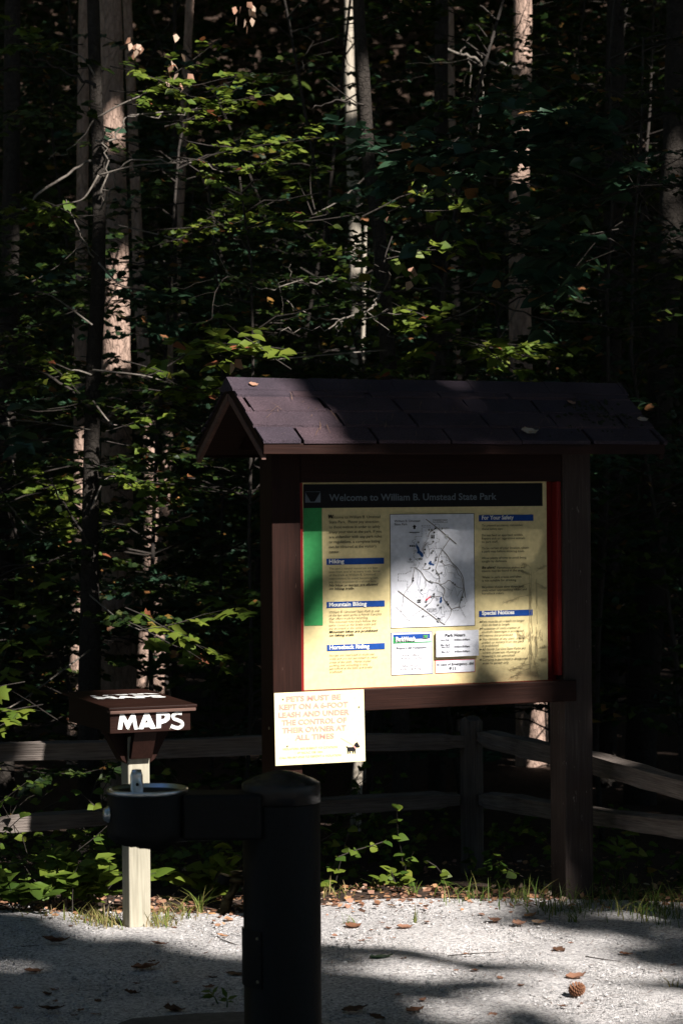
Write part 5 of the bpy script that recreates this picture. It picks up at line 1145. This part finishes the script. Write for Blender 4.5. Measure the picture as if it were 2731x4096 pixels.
# leaves that dropped on the roof
def on_roof(px, py, size, rot, tint, label, m='dead'):
    best = None
    for i in range(200):
        yl = -RH*i/200; x, z = K.hit(px, py, yl); zr = RZ+yl*sl+.012
        if best is None or abs(z-zr) < best[0]: best = (abs(z-zr), x, yl, zr)
    o = fallen(px, 3800, size, rot, tint, label, m=m, curl=.7); o.location = K.w(best[1], best[2], best[3]+.004); o.rotation_euler = (math.atan(sl)*math.cos(math.radians(24)), 0, math.radians(rot+24)); o['label'] = label
on_roof(1014, 1544, .042, 5, .72, 'small orange leaf near the left end of roof ridge'); on_roof(2282, 1618, .05, 25, .68, 'tan leaf on the second shingle course at right'); on_roof(2568, 1686, .05, -10, .98, 'pale leaf at the right end of the roof'); on_roof(2115, 1735, .075, 0, .97, 'pale grey curled leaf near the front roof edge')
# pine cone
def pinecone(px, py):
    q = onground(px, py); mb = MB(); n = 90; L = .075
    core = MB(); mb.lathe([(.004,0),(.012,.01),(.014,.03),(.009,.055),(.002,.068)], 12)
    for i in range(n):
        t = i/n; a = i*2.399; r = .013*math.sin(math.pi*(.2+.75*t))+.003; ln = .019*math.sin(math.pi*(.22+.70*t))+.004; z = .004+t*.064; up = -.5+1.3*t
        d = Vector((math.cos(a), math.sin(a), up)).normalized(); s = Vector((-math.sin(a), math.cos(a), 0)); u = s.cross(d); b = Vector((r*.7*math.cos(a), r*.7*math.sin(a), z))
        w = .0075*math.sin(math.pi*(.2+.7*t))
        p = [b-s*w*.3, b+d*ln*.8-s*w, b+d*ln+u*.001, b+d*ln*.8+s*w, b+s*w*.3]; mb.add([x for x in p]+[x+u*.0016 for x in p], [(0,1,2,3,4),(9,8,7,6,5)]+[(k,(k+1)%5,5+(k+1)%5,5+k) for k in range(5)])
    o = mb.build('pine_cone', M['cone']); o.scale = (.74,.74,.74); o.location = (q.x-.005, q.y, .017); o.rotation_euler = (1.25, .2, .7); tag(o, 'open brown pine cone on sunlit gravel at lower right', 'pine cone')
pinecone(*c4(1170,1162))
# twigs and needles on gravel
tw = 0
for (a, b) in [((1790,3828),(2010,3812)),((1640,3895),(1770,3882)),((1500,3560),(1640,3575)),((2340,3830),(2480,3850)),((880,3760),(1000,3800)),((60,3792),(160,3786)),((1330,3925),(1480,3905))]:
    p, q = onground(*a), onground(*b); mb = MB(); m_ = (p+q)/2+Vector((0,random.uniform(-.02,.02),.006)); o_ = m_.copy()
    mb.tube([p-o_+Vector((0,0,.004)), m_-o_, q-o_+Vector((0,0,.004))], [.0022,.002,.001], 5); o = mb.build('twig', M['darktwig']); o.location = o_; tag(o, 'thin dark twig lying on the gravel path', 'twig', 'twigs on the gravel')

# ------------------------------------------------------------------ added overhead leaves: block the sun, with gaps cut for chosen sun patches
for (x, y, lab) in [(4.6,-1.5,'unseen tree added for shade right of the camera'),(7.4,4.2,'unseen tree added for shade at the right of the clearing'),(-3.4,2.5,'unseen tree added for shade at the left of the clearing'),(9.5,12,'unseen tree added for shade in the woods to the right'),(-5.6,13,'unseen tree added for shade in the woods to the left'),(8.5,24,'tree added for shade deep in the woods at right'),(-7.5,27,'tree added for shade deep in the woods at left'),(2.5,34,'tree added for shade deep in the middle of the woods'),(-11.5,-5,'unseen tree added for shade behind the camera at left'),(1,-13.5,'unseen tree added for shade straight behind the camera'),(13,-4,'unseen tree added for shade behind the camera at right'),(14.5,14,'unseen tree added for shade at the right flank of the woods'),(-12.5,10,'unseen tree added for shade at the left flank of the woods'),(-15,36,'unseen tree added for shade at the far left flank'),(17,36,'unseen tree added for shade at the far right flank')]:
    e = empty('added_shade_tree', (x,y,terrain(x,y)), 0, label=lab, cat='tree'); mb = MB(); P = [Vector((0,0,-.2))]+[Vector((random.gauss(0,.06)*i, random.gauss(0,.06)*i, 1.7*i)) for i in range(1,8)]  # trees added to hold the shading leaves
    mb.tube(P, [.26,.19,.18,.17,.15,.13,.11,.08], 12, True, .04); mb.build('trunk', M['dark'], e, True); TREES.append((e, [Vector((x,y,12))], y))
SHADE = [t for t in TREES if t[0].name.startswith(('added_shade_tree','pine_tree'))]
HOLE = (-6.2, 4.5, 4.4, 5.5); FLECK_DEEP, FLECK_FAR, FLECK_MID = 1.8, 4.2, 99.
def shade_canopy(n, dens_gap):
    # points of the lit world, carried up along the sun direction
    y = 5.5+50*RNG.random(n); hw = .16*y+1.4; x = (RNG.random(n)*2-1)*hw; z = -.5+(2.6+.2*y)*RNG.random(n)
    zc = 10.2+.10*np.maximum(0, y-16)+3.2*RNG.random(n); t = (zc-z)/SUN[2]
    P = np.column_stack([x,y,z])+t[:,None]*SUN
    return P, y
RNG = np.random.default_rng(23)
P1, y1 = shade_canopy(150000, 0)
g1 = np.zeros(len(P1))
for k in range(10):
    w = RNG.normal(0,2.3,3); g1 += np.sin(P1@w+RNG.uniform(0,6.28))
k1 = g1 < np.where(y1 > 25, FLECK_DEEP, np.where(y1 > 17, FLECK_FAR, np.where(y1 > 12, FLECK_MID, 99.)))
P1 = P1[k1]
# added leaf roof that cuts sky light, with a hole for blue sky fill
n2 = 60000; P2 = np.column_stack([-22+48*RNG.random(n2), -15+76*RNG.random(n2), 11+3*RNG.random(n2)]); P2[:,2] += .1*np.maximum(0, P2[:,1]-14)
k2 = (((P2[:,0]-HOLE[0])/HOLE[2])**2+((P2[:,1]-HOLE[1])/HOLE[3])**2 > 1) ; P2 = P2[k2]
# added leaf walls that cut sky light: both sides and behind the camera
n3 = 60000; th = RNG.random(n3); side = RNG.integers(0, 3, n3); d3 = 2.5*RNG.random(n3)
P3 = np.column_stack([np.where(side==0, -10-d3-.0*th, np.where(side==1, 12+d3, -14+30*th)), np.where(side==2, -13-d3, -14+70*th), 13.5*RNG.random(n3)])
P3[:,0] += np.where(side==2, 0, np.sign(P3[:,0])*.10*np.maximum(0, P3[:,1]))
P3[:,2] -= .3
n5 = 26000; P5 = np.column_stack([-17+34*RNG.random(n5), 38+26*RNG.random(n5), 14.5+4*RNG.random(n5)]); g5 = np.zeros(n5)  # extra leaves added to shade the far hill, gaps leave sun flecks
for k in range(10):
    w = RNG.normal(0,1.8,3); g5 += np.sin(P5@w+RNG.uniform(0,6.28))
P5 = P5[g5 < 1.8]; P2 = np.vstack([P2, P5])
P = np.vstack([P1,P2,P3]); n = len(P)
D = np.column_stack([RNG.normal(0,1,(n,2)), RNG.normal(-.3,.3,n)]); U = RNG.normal(0,.45,(n,3))+np.array([0,0,1.0])
U[len(P1)+len(P2):] += RNG.normal(0,1,(len(P3),3))
S = np.concatenate([RNG.uniform(.16,.30,len(P1))*(1+.018*np.maximum(0, P1[:,1]-10)), RNG.uniform(.3,.5,len(P2)), RNG.uniform(.28,.5,len(P3))])
kk = keep(P+nrm(D)*S[:,None]*.5, .1, S)
P, D, U, S = P[kk], D[kk], U[kk], S[kk]
# added leaves placed along the sun's path to shade the kiosk roof
n4 = 260; lx = RNG.uniform(.16, 1.5, n4); ly = RNG.uniform(-.34, -.02, n4); R0 = np.array([tuple(K.w(a, b, RZ+b*sl)) for a, b in zip(lx, ly)])
P4 = R0+((10.4+2.4*RNG.random(n4)-R0[:,2])/SUN[2])[:,None]*SUN; D4 = np.column_stack([RNG.normal(0,1,(n4,2)), RNG.normal(-.2,.3,n4)]); S4 = RNG.uniform(.14,.2,n4)
P = np.vstack([P, P4-nrm(D4)*S4[:,None]*.5]); D = np.vstack([D, D4]); U = np.vstack([U, RNG.normal(0,.3,(n4,3))+np.array([0,-.3,1.0])]); S = np.concatenate([S, S4])
tp = np.array([[t[1][0].x, t[1][0].y] for t in SHADE]); own = np.argmin(((P[:,None,:2]-tp[None])**2).sum(2), axis=1)
for i, t in enumerate(SHADE):
    s = own == i
    if s.sum():
        o = np.array(t[0].location); leaves('shade_leaves', P[s]-o, D[s], U[s], S[s], M['leaf'], t[0], 'quad', RNG.random(s.sum()), filt=False)  # added light-blocking leaves, shared out to the nearest tree

# ------------------------------------------------------------------ light, camera
w = bpy.data.worlds.new('World'); sc.world = w; w.use_nodes = True; nt = w.node_tree
sky = nt.nodes.new('ShaderNodeTexSky'); sky.sky_type = 'NISHITA'; sky.sun_disc = False; sky.sun_elevation = SUN_EL; sky.sun_rotation = math.pi-SUN_AZ; sky.air_density = 1; sky.dust_density = .3; sky.ozone_density = 5
nt.links.new(sky.outputs['Color'], nt.nodes['Background'].inputs['Color']); nt.nodes['Background'].inputs['Strength'].default_value = .05
sun = bpy.data.lights.new('sun', 'SUN'); sun.energy = 5; sun.angle = math.radians(.53); sun.color = (1, .95, .89)
so_ = bpy.data.objects.new('sun', sun); COL.objects.link(so_); so_.rotation_euler = Vector(SUN).to_track_quat('Z','Y').to_euler()
cam = bpy.data.cameras.new('camera'); cam.lens = 85; cam.sensor_width = 36; cam.sensor_fit = 'AUTO'; cam.shift_y = -48/4096; cam.clip_end = 2000
cam.dof.use_dof = True; cam.dof.focus_distance = 9.4; cam.dof.aperture_fstop = 6.3
co_ = bpy.data.objects.new('camera', cam); COL.objects.link(co_); co_.location = (0,0,EYE); co_.rotation_euler = (math.pi/2, -RHO, 0)
co_.matrix_world = Matrix.Translation((0,0,EYE)) @ Matrix.Rotation(math.pi/2, 4, 'X') @ Matrix.Rotation(-RHO, 4, 'Z')
sc.camera = co_
vs = sc.view_settings; vs.view_transform = 'Standard'; vs.look = 'None'; vs.exposure = 1.0; vs.gamma = 1
sc.cycles.use_denoising = True
try: sc.cycles.denoiser = 'OPENIMAGEDENOISE'
except Exception: pass
sc.cycles.max_bounces = 6; sc.cycles.diffuse_bounces = 3; sc.cycles.transparent_max_bounces = 4
